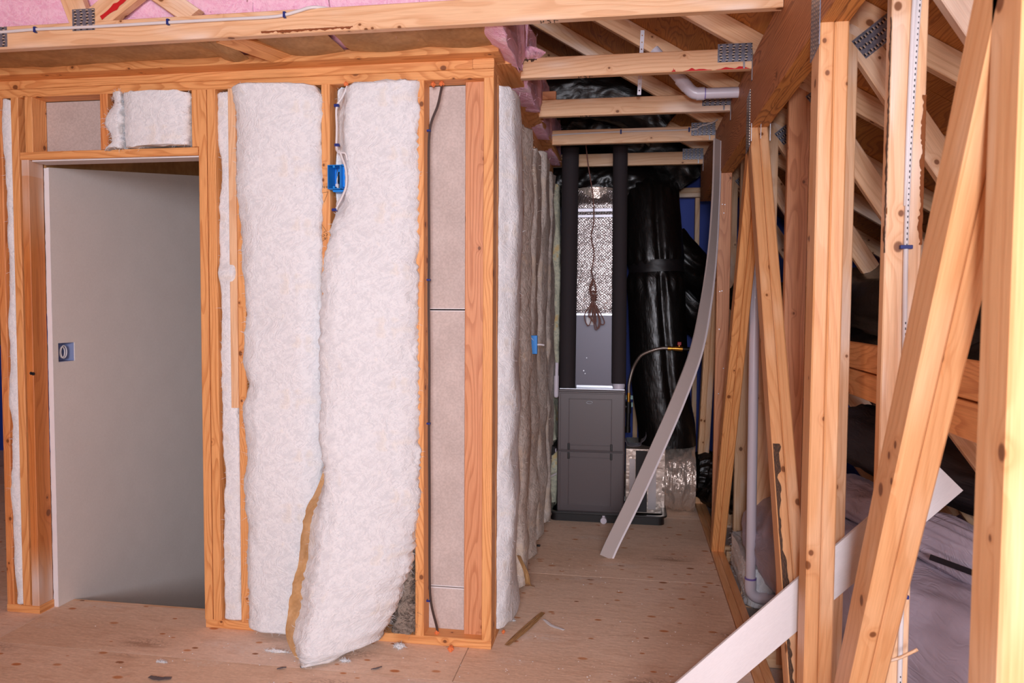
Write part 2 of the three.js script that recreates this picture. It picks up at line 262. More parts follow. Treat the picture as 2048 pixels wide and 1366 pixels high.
// insulation slab. spec(t) -> {a0,a1,f0,f1,d,y}: edges a (across), front depth f at each edge, thickness d; map(across, up, out) -> world
function fluffGeo(spec, map, o = {}) {
  const rows = o.rows || 70, M = o.M || 56, amp = o.amp ?? 0.010, bulge = o.bulge ?? 0.02, sd = o.seed || 1, jag = o.jag ?? 0.006, R = [], ez = o.ease ?? 0.03;
  const prof = [[0, 0.6], [0, 0.94], [0.003, 0.995]];
  const ts = []; for (const [dt, sc] of prof) ts.push([dt, sc]); for (let j = 1; j < rows; j++) ts.push([0.004 + 0.992 * j / rows, 1]); for (const [dt, sc] of prof.slice().reverse()) ts.push([1 - dt, sc]);
  for (const [t, sc] of ts) {
    const s = spec(t), ring = [], jl = jag * (fbm(s.y * 5, sd, 0, 2) + 0.7 * n3(s.y * 85, sd, 0.3)), jr = jag * (fbm(s.y * 5, sd + 9, 5, 2) + 0.7 * n3(s.y * 85, sd + 9, 5));
    for (let i = 0; i < M; i++) {
      const th = (i / M) * Math.PI * 2, cx = Math.cos(th), sz = Math.sin(th);
      const q = Math.sign(cx) * Math.pow(Math.abs(cx), 0.3), r = Math.sign(sz) * Math.pow(Math.abs(sz), 0.3);
      const k = (q * sc + 1) / 2, a = lerp(s.a0 - (s.sk || 0) * (1 - r) / 2, s.a1, k) + jl * Math.pow(1 - k, 5) + jr * Math.pow(k, 5), front = lerp(s.f0, s.f1, k), inb = sc;
      let out = front - s.d / 2 + r * s.d / 2 * inb;
      if (r > 0) { const bl = bulge * (1 - Math.pow(Math.abs(q), 3)); out += r * (bl + (s.crease ? s.crease(k, t) : 0)); const nz = fbm(a * 7 + sd * 3.1, s.y * 5, sd, 3) * amp * 1.3 + n3(a * 60, s.y * 45, sd * 2.7) * amp * 0.06; out += nz * r; }
      const jy = (t < 0.01 || t > 0.99) ? jag * 1.8 * fbm(a * 30, sd, t * 9, 3) : 0;
      ring.push(map(a + 0.25 * amp * n3(s.y * 26, out * 40, sd), s.y + jy, out));
    }
    R.push(ring);
  }
  return loft(R, 2.0);
}
// loose glass fibres standing off a slab's edges
function wisps(geo, n, seed, len = 0.018) {
  const R = seeded(seed), p = geo.attributes.position, q = geo.attributes.normal, P = [];
  for (let k = 0; k < n; k++) {
    const i = Math.floor(R() * p.count), a = V(p.getX(i), p.getY(i), p.getZ(i)), d = V(q.getX(i) + (R() - .5) * 1.6, q.getY(i) + (R() - .5) * 1.6, q.getZ(i) + (R() - .5) * 1.6).normalize(), s = V(R() - .5, R() - .5, R() - .5).cross(d).normalize().multiplyScalar(0.0006), L = len * (0.4 + R()), b = a.clone().addScaledVector(d, L * 0.55), c = a.clone().addScaledVector(d, L).add(V((R() - .5) * L * .7, (R() - .7) * L * .6, (R() - .5) * L * .7));
    a.addScaledVector(d, -0.003);
    for (const [u, v, w] of [[a.clone().sub(s), a.clone().add(s), b.clone().add(s)], [a.clone().sub(s), b.clone().add(s), b.clone().sub(s)], [b.clone().sub(s), b.clone().add(s), c]]) P.push(u.x, u.y, u.z, v.x, v.y, v.z, w.x, w.y, w.z);
  }
  const g = new THREE.BufferGeometry(); g.setAttribute('position', new THREE.Float32BufferAttribute(P, 3)); g.setAttribute('uv', new THREE.Float32BufferAttribute(new Float32Array(P.length / 3 * 2), 2)); g.computeVertexNormals(); return g;
}
function fluff(name, label, spec, map, mat, o = {}) {
  const g = fluffGeo(spec, map, o), w = wisps(g, o.wisps ?? 420, (o.seed || 1) * 13 + 5, o.wlen);
  const s0 = map(0, 0, 0); const t = thing(name, label, o.cat || 'insulation', baseOf(g), o.group);
  mesh(o.part || 'fibre_slab', g, mat, t); const f = mesh('loose_fibres', w, mat, t); f.userData.kind = 'stuff'; return t;
}
function baseOf(g) { g.computeBoundingBox(); const b = g.boundingBox; return [(b.min.x + b.max.x) / 2, b.min.y, (b.min.z + b.max.z) / 2]; }
function tube(pts, r, seg = 60, rad = 8, tension = 0.5) { return new THREE.TubeGeometry(new THREE.CatmullRomCurve3(pts.map(p => V(...p)), false, 'catmullrom', tension), seg, r, rad, false); }
function cyl(A, B, r, n = 24, r2 = r) { const a = V(...A), b = V(...B), d = b.clone().sub(a), L = d.length(); const g = new THREE.CylinderGeometry(r2, r, L, n, 1); g.translate(0, L / 2, 0); g.applyQuaternion(new THREE.Quaternion().setFromUnitVectors(V(0, 1, 0), d.normalize())); g.translate(a.x, a.y, a.z); return g; }
// wrinkled soft duct along a path
function ductGeo(pts, rad, o = {}) {
  const c = new THREE.CatmullRomCurve3(pts.map(p => V(...p)), false, 'catmullrom', 0.5), S = o.segs || 90, M = o.M || 56, fr = c.computeFrenetFrames(S, false), sd = o.seed || 1, R = [];
  for (let j = 0; j <= S; j++) {
    const t = j / S, p = c.getPointAt(t), ring = [], r0 = typeof rad === 'function' ? rad(t) : rad, sq = o.squash ? o.squash(t) : 1, pl = o.pleat ? o.pleat(t) : 0;
    for (let i = 0; i < M; i++) {
      const th = i / M * Math.PI * 2, N = o.world ? V(1, 0, 0) : fr.normals[j], B = o.world ? V(0, 0, 1) : fr.binormals[j];
      const w = (1 - Math.abs(fbm(Math.cos(th) * 2.2 + sd, Math.sin(th) * 2.2, t * (o.freq || 6) + sd * 4, 3)) * 2) * (o.amp ?? 0.02) + n3(th * 9, t * 40, sd) * 0.002 + pl * 0.014 * Math.sin(th * 17 + 3 * n3(th, t * 5, sd)) + (o.extra ? o.extra(th, t) : 0);
      const r = r0 + w - (o.amp ?? 0.02) * 0.7; const cs = Math.cos(th) * r, sn = Math.sin(th) * r * sq;
      ring.push([p.x + N.x * cs + B.x * sn, p.y + N.y * cs + B.y * sn, p.z + N.z * cs + B.z * sn]);
    }
    R.push(ring);
  }
  return loft(R, 2.2);
}
// a thin sheet with some thickness: f(u,v) -> [x,y,z]
function sheetGeo(f, nu, nv, th = 0.0012, uvs = [1, 1]) {
  const P = [], U = [], I = []; for (let j = 0; j <= nv; j++) for (let i = 0; i <= nu; i++) { P.push(...f(i / nu, j / nv)); U.push(i / nu * uvs[0], j / nv * uvs[1]); }
  const W = nu + 1; for (let j = 0; j < nv; j++) for (let i = 0; i < nu; i++) { const a = j * W + i; I.push(a, a + 1, a + W, a + 1, a + W + 1, a + W); }
  const g = new THREE.BufferGeometry(); g.setAttribute('position', new THREE.Float32BufferAttribute(P, 3)); g.setAttribute('uv', new THREE.Float32BufferAttribute(U, 2)); g.setIndex(I); g.computeVertexNormals();
  const n = P.length / 3, N = g.attributes.normal, P2 = P.slice(), U2 = U.concat(U), I2 = I.slice(); for (let i = 0; i < n; i++) P2.push(P[3 * i] - N.getX(i) * th, P[3 * i + 1] - N.getY(i) * th, P[3 * i + 2] - N.getZ(i) * th);
  for (let i = 0; i < I.length; i += 3) I2.push(I[i] + n, I[i + 2] + n, I[i + 1] + n);
  const edge = []; for (let i = 0; i < nu; i++) edge.push([i, i + 1], [nv * W + i + 1, nv * W + i]); for (let j = 0; j < nv; j++) edge.push([(j + 1) * W, j * W], [j * W + nu, (j + 1) * W + nu]);
  for (const [a, b] of edge) I2.push(b, a, a + n, b, a + n, b + n);
  const q = new THREE.BufferGeometry(); q.setAttribute('position', new THREE.Float32BufferAttribute(P2, 3)); q.setAttribute('uv', new THREE.Float32BufferAttribute(U2, 2)); q.setIndex(I2); q.computeVertexNormals(); return q;
}
// connector plate lying on a face; centre c, half-axes u (long, across the teeth columns) and v, normal n
function plateGeo(c, u, w, v, h, n) {
  const U = V(...u).normalize(), W = V(...v).normalize(), N = V(...n).normalize(); const g = new THREE.BoxGeometry(w, h, 0.0025); const p = g.attributes.position, uv = g.attributes.uv;
  for (let i = 0; i < p.count; i++) uv.setXY(i, (p.getX(i) + w / 2) / 0.052, (p.getY(i) + h / 2) / 0.046);
  g.applyMatrix4(new THREE.Matrix4().makeBasis(U, W, N).setPosition(V(...c).addScaledVector(N, 0.0012))); return g;
}

// ================================================================== SETTING
const ZW = -3.035, ZB = -3.124;                         // front wall: room face, back face of the studs
// ---- floor: plywood sheets, open over the stairwell
{
  const fl = structure('floor', [0, 0, 0]);
  const zs = [6.0, 4.78, 3.56, 2.34, 1.12, -0.10, -1.50, -2.75, -3.97, -5.19, -6.45];
  for (let r = 0; r < zs.length - 1; r++) {
    const z1 = zs[r] - 0.0015, z0 = zs[r + 1] + 0.0015; const xs = z1 > -2.9 ? [-7.2, -5.51 + (r % 2) * 1.22, -3.07 - (r % 2) * 0.6, 0.5] : [-7.2, -5.51, -3.07, -0.655, 0.5];
    for (let i = 0; i < xs.length - 1; i++) {
      let cuts = [[xs[i] + 0.0012, xs[i + 1] - 0.0012, z0, z1]];
      if (z0 < -3.21) { const o = [];                                  // stairwell X -2.69 .. -1.84, z -3.21 .. -5.6
        for (const [a, b, c, d] of cuts) { const lo = Math.max(a, -2.69), hi = Math.min(b, -0.66); if (lo >= hi || c > -3.2) { o.push([a, b, c, d]); continue; } if (a < -2.69) o.push([a, -2.692, c, d]); if (b > -0.66) o.push([-0.658, b, c, d]); if (d > -3.21) o.push([lo, hi, -3.208, d]); }
        cuts = o; }
      for (const [a, b, c, d] of cuts) {
        const g = new RoundedBoxGeometry(b - a, 0.018, d - c, 1, 0.0015); g.translate((a + b) / 2, -0.009, (c + d) / 2); boxUV(g, 1 / 2.44, 1 / 1.22);
        const p = g.attributes.uv, ox = rnd(), oy = rnd(); for (let k = 0; k < p.count; k++) p.setXY(k, p.getX(k) + ox, p.getY(k) + oy); mesh('floor_panel', g, FLOORMAT, fl);
      }
    }
  }
  alongX('nosing_strip', -2.69, -1.84, -0.03, -0.002, -3.232, -3.209, pick(PINE), fl);
  mesh('joist_deck', boxG(0.62, 5.2, -0.16, -0.12, -6.4, 6), GYPGREY, fl);            // ceiling board below the eave, under the duct space
  for (const z of [-4.6, -4.0, -3.36, -2.7, -2.06, -1.4]) alongX('floor_joist', 0.6, 4.9, -0.118, -0.02, z - 0.019, z + 0.019, pick(PINE), fl);
}
// ---- front wall of studs
const wallFront = structure('wall_front', [-1.7, 0, -3.08]);
{
  const S = (x0, x1, y0 = 0.038, y1 = 2.391, mat = pick(FIR), o) => vert('stud', x0, x1, y0, y1, ZW, ZB, mat, wallFront, o);
  const w = 0.038;
  alongX('bottom_plate', -2.885, -2.712, 0, w, ZW, ZB, FIR[0], wallFront);
  alongX('bottom_plate', -1.868, -0.560, 0, w, ZW, ZB, FIR[1], wallFront);
  alongX('top_plate', -3.6, -0.560, 2.391, 2.428, ZW, ZB, FIR[0], wallFront, { u: 0.1, v: 0.35 });
  alongX('top_plate', -3.6, -0.649, 2.429, 2.467, ZW, ZB, FIR[2], wallFront, { u: 0.35, v: 0.6 });
  board('backer_plate', [-3.6, 2.486, -3.03], [-0.527, 2.486, -3.03], 0.15, 0.038, [0, 0, 1], FIR[1], wallFront, { u: 0.77, v: .2 });
  S(-2.885, -2.848); S(-2.801, -2.763); S(-2.753, -2.7155, 0.038, 2.109, JACK[0], { u: 0, v: 0.25 });
  S(-2.729, -2.691, 2.143, 2.391, FIR[0]);
  alongX('header', -2.757, -1.876, 2.109, 2.145, ZW, ZB, FIR[2], wallFront);
  mesh('header_liner', boxG(-2.70, -1.872, 2.101, 2.108, ZB, ZW - 0.004), GYPWHITE, wallFront);
  S(-2.349, -2.311, 2.146, 2.391); S(-1.905, -1.868, 2.146, 2.391);
  S(-1.874, -1.836, 0.038, 2.391, FIR[0]); S(-1.832, -1.794, 0.038, 2.391, FIR[1]);
  S(-1.734, -1.699, 1.0, 2.391, PINE[1]); const s3 = S(-1.697, -1.659, 0.038, 2.391, FIR[2]);
  mesh('bark_edge', barkStrip(V(-1.6575, 0.06, -3.05), V(-1.6575, 2.1, -3.05), V(0, 0, 1), 0.05, V(1, 0, 0), 11, 0.6), BARK, s3);
  S(-1.306, -1.268, 0.038, 2.391, FIR[1], { u: 1.31, v: 0.9 });
  S(-0.893, -0.855, 0.038, 2.391, FIR[2], { u: 0.62, v: 1.4 });
  S(-0.602, -0.560, 0.038, 2.391, FIR[0]);
  vert('stud', -0.690, -0.603, 0.038, 2.391, -3.086, ZB, REDW[0], wallFront, { label: 'stud turned flat beside the corner stud' });
  for (const [x, y] of [[-2.7265, 1.133], [-2.7165, 1.131]]) mesh('bored_hole', new THREE.CylinderGeometry(0.0075, 0.0075, 0.004, 16).rotateX(Math.PI / 2).translate(x, y, -3.0355), INK, wallFront);
  // gypsum board on the far side, in three courses with pale joint edges
  const panels = [[-1.868, -0.65, 0.0, 0.222], [-1.868, -0.65, 0.227, 1.437], [-1.868, -0.65, 1.443, 2.39], [-2.70, -1.866, 2.112, 2.39]];
  for (const [a, b, c, d] of panels) mesh('drywall_panel', boxG(a, b, c, d, ZB - 0.014, ZB - 0.001, 0.002), GYPGREY, wallFront);
  for (const y of [0.2245, 1.440]) mesh('joint_edge', merge([boxG(-1.868, -0.65, y + 0.002, y + 0.0055, ZB - 0.013, ZB + 0.0007, 0.0004), boxG(-1.868, -0.65, y - 0.0075, y - 0.0035, ZB - 0.013, ZB + 0.0007, 0.0004)]), WHITEP, wallFront);
}
function barkStrip(a, b, side, w, n, seed, jag = 0.5) {             // ragged strip of bark with thickness
  const N = 90; return sheetGeo((u, v) => { const p = a.clone().lerp(b, u); const ww = w * (0.25 + jag * (0.5 + fbm(u * 14, seed, 0, 3)) + 0.2 * n3(u * 60, seed, 3)); p.addScaledVector(side, -v * Math.max(0.002, ww)); p.addScaledVector(n, 0.0015 + 0.0015 * n3(u * 70, v * 3, seed)); return [p.x, p.y, p.z]; }, N, 3, 0.002, [3, 1]);
}
// ---- corridor wall
const wallSide = structure('wall_left', [-0.6, 0, -4.2]);
{
  const x0 = -0.648, x1 = -0.559;
  alongZ('bottom_plate', x0, x1, 0, 0.038, ZB - 0.001, -5.42, FIR[0], wallSide);
  alongZ('top_plate', x0, x1, 2.391, 2.428, ZB - 0.001, -5.42, FIR[2], wallSide);
  alongZ('top_plate', x0, x1, 2.429, 2.467, ZW, -5.42, FIR[1], wallSide);
  board('backer_plate', [-0.565, 2.486, -3.11], [-0.565, 2.486, -5.42], 0.15, 0.038, [1, 0, 0], FIR[0], wallSide);
  for (const z of [-3.126, -3.555, -3.965, -4.37, -4.775, -5.18, -5.38]) board('stud', [(x0 + x1) / 2, 0.038, z - 0.019], [(x0 + x1) / 2, 2.391, z - 0.019], 0.089, 0.037, [1, 0, 0], pick(FIR), wallSide);
  mesh('drywall_panel', boxG(x0 - 0.014, x0 - 0.001, 0, 2.39, -5.42, -3.14), GYPGREY, wallSide);
}
// ---- stairwell behind the opening
{
  const st = structure('wall_stairwell', [-2.7, 0, -4]);
  const sh = new THREE.Shape(); const top = z => 2.088 + (z + 3.11) * -0.142; const pts = [[-3.127, -2.4], [-5.6, -2.4], [-5.6, top(-5.6)], [-3.127, top(-3.127)]];
  sh.moveTo(...pts[0]); for (const p of pts.slice(1)) sh.lineTo(...p); sh.closePath();
  const hole = new THREE.Path(); hole.moveTo(-3.160, 1.176); hole.lineTo(-3.266, 1.176); hole.lineTo(-3.266, 1.267); hole.lineTo(-3.160, 1.267); hole.closePath(); sh.holes.push(hole);
  const g = new THREE.ExtrudeGeometry(sh, { depth: 0.013, bevelEnabled: false }); g.rotateY(-Math.PI / 2); g.translate(-2.690, 0, 0); boxUV(g); mesh('drywall_panel', g, GYPWALL, st);
  mesh('drywall_edge', sheetGeo((u, v) => [-2.7155 + v * 0.0255 + 0.0012 * n3(u * 90, v, 1), 0.0 + u * 2.088, -3.1262 + 0.0006 * n3(u * 200, v * 4, 2)], 120, 3, 0.001), WHITEP, st);
  for (const [y0, y1, z0, z1] of [[-2.4, 1.165, -5.6, -3.13], [1.28, 2.6, -5.6, -3.13], [1.167, 1.278, -5.6, -3.275]]) mesh('kraft_back', boxG(-2.72, -2.706, y0, y1, z0, z1), KRAFT, st);
  mesh('end_panel', boxG(-2.72, -0.66, -2.4, 2.6, -5.62, -5.606), GYPWALL, st);
  mesh('side_panel', boxG(-1.83, -1.815, -2.4, 2.4, -5.6, -3.14), GYPWALL, st);
  mesh('landing', boxG(-2.72, -0.66, -2.44, -2.4, -5.6, -3.0), GYPGREY, st);
  mesh('ceiling_paper', boxG(-2.72, -0.66, 2.395, 2.4, -5.6, -3.14), KRAFT, st);
}
// ---- roof: plywood sheets on the truss top chords, and the gables
const RY = x => 2.94 - 0.61 * x;                        // upper edge of the top chords
{
  const rf = structure('roof', [1, 1, 0]); const ang = Math.atan(0.61), xs = [-1.5, -0.45, 0.6, 1.65, 2.7, 3.75, 4.85];
  const zs = [6.0, 3.57, 1.13, -1.31, -3.02, -5.45, -6.45];
  for (let i = 0; i < xs.length - 1; i++) for (let k = 0; k < zs.length - 1; k++) {
    const a = [xs[i] + 0.002, RY(xs[i] + 0.002) + 0.0075], b = [xs[i + 1] - 0.002, RY(xs[i + 1] - 0.002) + 0.0075]; const sft = (i % 2) * 0.6; const z1 = k ? zs[k] + sft - 0.002 : zs[k], z0 = k < zs.length - 2 ? zs[k + 1] + sft + 0.002 : zs[k + 1];
    board('roof_panel', [(a[0] + b[0]) / 2, (a[1] + b[1]) / 2, z1], [(a[0] + b[0]) / 2, (a[1] + b[1]) / 2, z0], Math.hypot(b[0] - a[0], b[1] - a[1]), 0.013, [1, -0.61, 0], PLY[(i + k) % 2], rf, { c: 0.001 });
  }
  board('roof_panel', [-4.4, RY(-1.5) - 0.61 * 2.9 + 0.01, 6], [-4.4, RY(-1.5) - 0.61 * 2.9 + 0.01, -6.45], 6.8, 0.013, [1, 0.61, 0], PLY[0], rf);
}
{
  const gb = structure('wall_gable', [0, 0, -6.4]);
  mesh('sheathing_wrap', boxG(-7.3, 5.2, -0.2, 4.2, -6.47, -6.43), WRAP, gb);
  alongX('top_plate', -1.2, 1.2, 2.36, 2.398, -6.29, -6.36, PINE[0], gb); alongX('top_plate', -1.2, 1.2, 2.399, 2.437, -6.29, -6.36, PINE[1], gb);
  for (const x of [-1.4, -0.9, -0.42, 0.06, 0.545, 1.03, 1.5, 1.97, 2.45, 2.9, 3.4]) vert('stud', x - 0.019, x + 0.019, -0.1, x > 1.2 ? RY(x) - 0.12 : 2.359, -6.34, -6.428, pick(PINE), gb);
  alongX('bottom_plate', -0.6, 1.2, 0.0, 0.038, -6.34, -6.428, PINE[2], gb);
  // printed lettering on the house wrap
  const cv = document.createElement('canvas'); cv.width = 128; cv.height = 512; const x = cv.getContext('2d'); x.fillStyle = '#2440a0'; x.fillRect(0, 0, 128, 512); x.fillStyle = '#121a5c'; x.font = 'bold 54px sans-serif'; x.save(); x.translate(78, 20); x.rotate(Math.PI / 2); x.fillText('n', 70, 0); x.fillText('7', 130, 0); x.restore(); x.fillText('e', 58, 330); x.font = 'bold 30px sans-serif'; x.fillText('n', 62, 374); x.fillText('e', 12, 330);
  const t = new THREE.CanvasTexture(cv); t.colorSpace = THREE.SRGBColorSpace; const m = mesh('wrap_print', new THREE.PlaneGeometry(0.18, 0.72).translate(0.035, 1.32, -6.426), std({ map: t, roughness: 0.6 }), gb);
}
{
  const wb = structure('unseen_wall_back', [0, 0, 5.5]); mesh('drywall_panel', boxG(-7.3, 5.2, -0.2, 4.2, 5.5, 5.56), GYPWHITE, wb);  // unseen wall behind the camera, white so it bounces light forward
  const wl = structure('wall_far_left', [-6, 0, 0]); mesh('drywall_panel', boxG(-7.2, -7.14, -0.1, 4.2, -6.4, 5.5), PLY[0], wl);  // dark plywood colour stands in for the unlit attic on this side
}

// ================================================================== ROOF TRUSSES (each a thing)
const TZ = [-2.08, -2.679, -3.335, -4.012, -4.702, -5.446];
const trussLabel = [
  'roof truss beyond the near doubled post, its web post carrying a stapled white cable',
  'nearest overhead roof truss, bottom chord right across the top with a red-painted web',
  'second overhead roof truss, bottom chord with red paint smeared along its lower right edge',
  'third overhead roof truss, its bottom chord just below the white plastic elbow pipe',
  'fourth overhead roof truss, bottom chord carrying a thin stapled cable over the passage',
  'farthest overhead roof truss, its bottom chord behind the two black pipes'];
const truss = [];
for (let i = 0; i < 6; i++) {
  const z = TZ[i], t = thing('roof_truss', trussLabel[i], 'roof truss', [0.7, 0, z], 'roof trusses over the passage'); truss.push(t);
  const P3 = a => PINE[a % 3];
  if (i) alongX('bottom_chord', i === 1 ? -4.6 : -0.66, 0.498, 2.468, 2.556, z + 0.019, z - 0.019, P3(i), t, { u: 0.31 * i, v: 0.55 + 0.27 * i });
  board('top_chord', [-1.5, RY(-1.5) - 0.0525, z], [4.6, RY(4.6) - 0.0525, z], 0.089, 0.037, [0, 1, 0], P3(i + 1), t);
  vert('post', 0.652, 0.74, -0.1, RY(0.74) - 0.1085, z + 0.019, z - 0.019, i === 2 ? REDW[0] : i ? P3(i + 2) : PINE[2], t, { cb: -0.61 });
  board('web', [0.715, 2.40, z], [2.25, 0.06, z], 0.089, 0.036, [1, 0.6, 0], P3(i), t, { ca: 0.5 });
  board('web', [1.0, 1.2, z - 0.001], [1.95, -0.1, z - 0.001], 0.089, 0.034, [1, 0.6, 0], P3(i + 1), t);
  alongX('floor_chord', 0.6, 4.9, -0.118, -0.02, z + 0.017, z - 0.017, P3(i + 2), t);
  mesh('connector_plate', plateGeo([0.80, 2.36, z + 0.019], [0.62, -0.78, 0], 0.075, [0.78, 0.62, 0], 0.15, [0, 0, 1]), PLATE, t);
  if (i > 1) mesh('connector_plate', plateGeo([0.428, 2.537 - (i === 3 ? 0.004 : 0), z + 0.0195], [1, 0, 0], 0.142, [0, 1, 0], 0.076, [0, 0, 1]), PLATE, t);
  if (i > 1) mesh('hanger_strap', merge([boxG(0.462, 0.470, 2.47, 2.50, z + 0.02, z + 0.023, 0.001), boxG(0.4965, 0.4995, 2.415, 2.54, z + 0.019, z + 0.035, 0.001)]), STEEL, t);
}
{
  const t = truss[1], z = TZ[1];                         // webs and plates of the nearest truss, above the chord
  board('web', [-2.14, 2.557, z], [-2.26, 2.86, z], 0.089, 0.037, [1, 0.3, 0], PINE[0], t); board('web', [-2.09, 2.557, z - 0.001], [-1.72, 2.80, z - 0.001], 0.10, 0.036, [0.5, -0.8, 0], PINE[1], t, { ca: 0.5 });
  board('web', [-1.665, 2.556, z], [-2.02, 2.80, z], 0.075, 0.037, [0.6, 0.8, 0], PINE[2], t, { ca: -0.4 });
  mesh('connector_plate', plateGeo([-2.12, 2.563, z + 0.0195], [1, 0, 0], 0.096, [0, 1, 0], 0.082, [0, 0, 1]), PLATE, t);
  mesh('connector_plate', plateGeo([-2.50, 2.515, z + 0.0195], [1, 0, 0], 0.08, [0, 1, 0], 0.078, [0, 0, 1]), PLATE, t);
  mesh('red_paint', sheetGeo((u, v) => { const p = V(-2.045, 2.566, 0).lerp(V(-1.86, 2.685, 0), u); const w = (v - 0.5) * (0.02 + 0.012 * n3(u * 12, 3, 1)); return [p.x + w * 0.5, p.y - w * 0.8 , z + 0.0195]; }, 40, 4, 0.0006), REDPAINT, t);
  const t2 = truss[2];
  mesh('red_paint', merge([[0.165, 0.185], [0.215, 0.335], [0.35, 0.49]].map(([a, b], k) => sheetGeo((u, v) => [lerp(a, b, u), 2.4685 + v * (0.010 + 0.007 * n3(u * 7, k, 2)) * Math.sin(Math.PI * clamp(u * 0.96 + .02)), TZ[2] + 0.0196], 30, 3, 0.0005))), REDPAINT, t2);
  mesh('bark_edge', barkStrip(V(-0.50, 2.549, TZ[2] + 0.019), V(-0.42, 2.549, TZ[2] + 0.019), V(0, 1, 0), 0.012, V(0, 0, 1), 4, 0.7), BARK, t2);
  mesh('bark_edge', barkStrip(V(-1.02, 2.4815, z + 0.019), V(-1.38, 2.4815, z + 0.019), V(0, 1, 0), 0.014, V(0, 0, 1), 6, 0.5), std({ color: 0x8a4a24, roughness: .8 }), t);
  // wane along the right edge of the cable post
  mesh('bark_edge', barkStrip(V(0.7405, 1.62, TZ[0] + 0.019), V(0.7405, 2.0, TZ[0] + 0.019), V(1, 0, 0), 0.012, V(0, 0, 1), 21, 0.7), std({ color: 0x8c5026, roughness: 0.8 }), truss[0]);
  mesh('bark_edge', barkStrip(V(0.652, 1.6, TZ[0] + 0.018), V(0.652, 2.2, TZ[0] + 0.018), V(0, 0, 1), 0.012, V(-1, 0, 0), 23, 0.6), BARK, truss[0]);
}

// ================================================================== GIRDER TRUSS along the right of the passage
const gird = thing('girder_truss', 'two-ply girder truss with deep top beam, doubled posts and slanting doubled webs along the passage', 'girder truss', [0.538, 0, -2.6]);
{
  const pl = [[0.5, 0.5375], [0.5385, 0.576]];
  pl.forEach(([a, b], k) => {
    alongZ('beam_ply', a, b, 2.23, 2.516, 1.2, -5.6, BEAM[0], gird, { u: k * 0.4 });
    alongZ('beam_underside', a + 0.001, b - 0.001, 2.2285, 2.2305, 1.2, -5.6, BEAMU[0], gird, { u: 0.3 + k * 0.37, v: k * 0.4, c: 0.0005 });
    alongZ('bottom_ply', a, b, -0.085, 0.012, 1.2, -5.6, GIRD[k], gird);
    const post = (z0, z1, y0, y1, m) => board('post_ply', [(a + b) / 2, y0, (z0 + z1) / 2], [(a + b) / 2, y1, (z0 + z1) / 2], z1 - z0, b - a, [0, 0, 1], m, gird, { c: 0.004 });
    const dia = (A, B, m, o) => board('slanting_ply', [(a + b) / 2, ...A], [(a + b) / 2, ...B], 0.089, b - a, [0, 0, 1], m, gird, { c: 0.004, ...o });
    post(-2.244, -2.155, 0.013, 2.229, GIRD[k]); post(-1.165, -1.076, 0.013, 2.229, GIRD[2 - k]);
    dia([0.04, -2.045], [2.20, -1.045], GIRD[(k + 1) % 3], { ca: -0.46, cb: -0.46 });
    dia([0.06, -2.265], [2.229, -3.40], GIRD[(k + 2) % 3], { ca: 0.5, cb: 0.53 });
    dia([0.013, -4.53], [2.229, -3.36], FIR[k], { ca: -0.53, cb: -0.53 });
    dia([0.013, -5.62], [2.229, -4.78], PINE[k], { ca: -0.4, cb: -0.4 });
  });
  board('post_ply', [0.545, 0.013, -4.56], [0.535, 2.229, -4.46], 0.075, 0.038, [1, 0, 0], REDW[0], gird, { label: 'reddish post with bright nail tips' });
  for (const ng of [[0.52, 2.05], [0.535, 2.048], [0.53, 2.0], [0.518, 1.55], [0.53, 1.553], [0.55, 1.1], [0.525, 0.95], [0.54, 0.62], [0.52, 1.33]].map(([x, y]) => new THREE.CylinderGeometry(0.003, 0.003, 0.006, 8).rotateX(Math.PI / 2).translate(x, y, lerp(-4.56, -4.46, y / 2.23) + 0.0215))) mesh('nail_tip', ng, STEEL, gird);
  for (const [z, y, w, h] of [[-2.2, 2.31, 0.10, 0.30], [-3.385, 2.26, 0.09, 0.24], [-4.5, 2.24, 0.1, 0.2]]) mesh('connector_plate', plateGeo([0.4995, y, z], [0, 0.2, 1], w, [0, 1, 0], h, [-1, 0, 0]), PLATE, gird);
  mesh('gusset_teeth', merge([boxG(0.5365, 0.5395, 2.17, 2.235, -3.30, -3.297, 0.0004), boxG(0.574, 0.578, 2.16, 2.235, -3.30, -3.296, 0.0004), boxG(0.498, 0.501, 2.16, 2.235, -3.30, -3.296, 0.0004)]), STEEL, gird);
  // bark left on the edges of two webs
  const P = (y) => V(0.5, y, lerp(-2.265, -3.40, (y - 0.06) / 2.169) + 0.05);
  mesh('bark_edge', barkStrip(V(0.503, 0.1, P(0.1).z - 0.001), V(0.503, 0.98, P(0.98).z - 0.001), V(-1, 0, 0), 0.022, V(0, 0.46, 0.88), 31, 0.75), BARK, gird);
  const Q = y => lerp(-2.045, -1.045, (y - 0.04) / 2.16);
  mesh('bark_edge', barkStrip(V(0.577, 0.15, Q(0.15) + 0.03), V(0.577, 1.2, Q(1.2) + 0.03), V(0, 0.4, 0.9), 0.02, V(1, 0, 0), 37, 0.9), GIRD[1], gird);
}
// ---- two boards nailed behind the truss posts
tag(alongZ('brace_board', 0.782, 0.82, 1.245, 1.334, -0.6, -4.2, FIR[2], null), 'upper of two level boards running behind the right-hand truss posts', 'board', 'level boards behind the truss posts');
tag(alongZ('brace_board', 0.782, 0.82, 1.150, 1.239, -0.6, -4.2, FIR[0], null), 'lower of two level boards running behind the right-hand truss posts', 'board', 'level boards behind the truss posts');

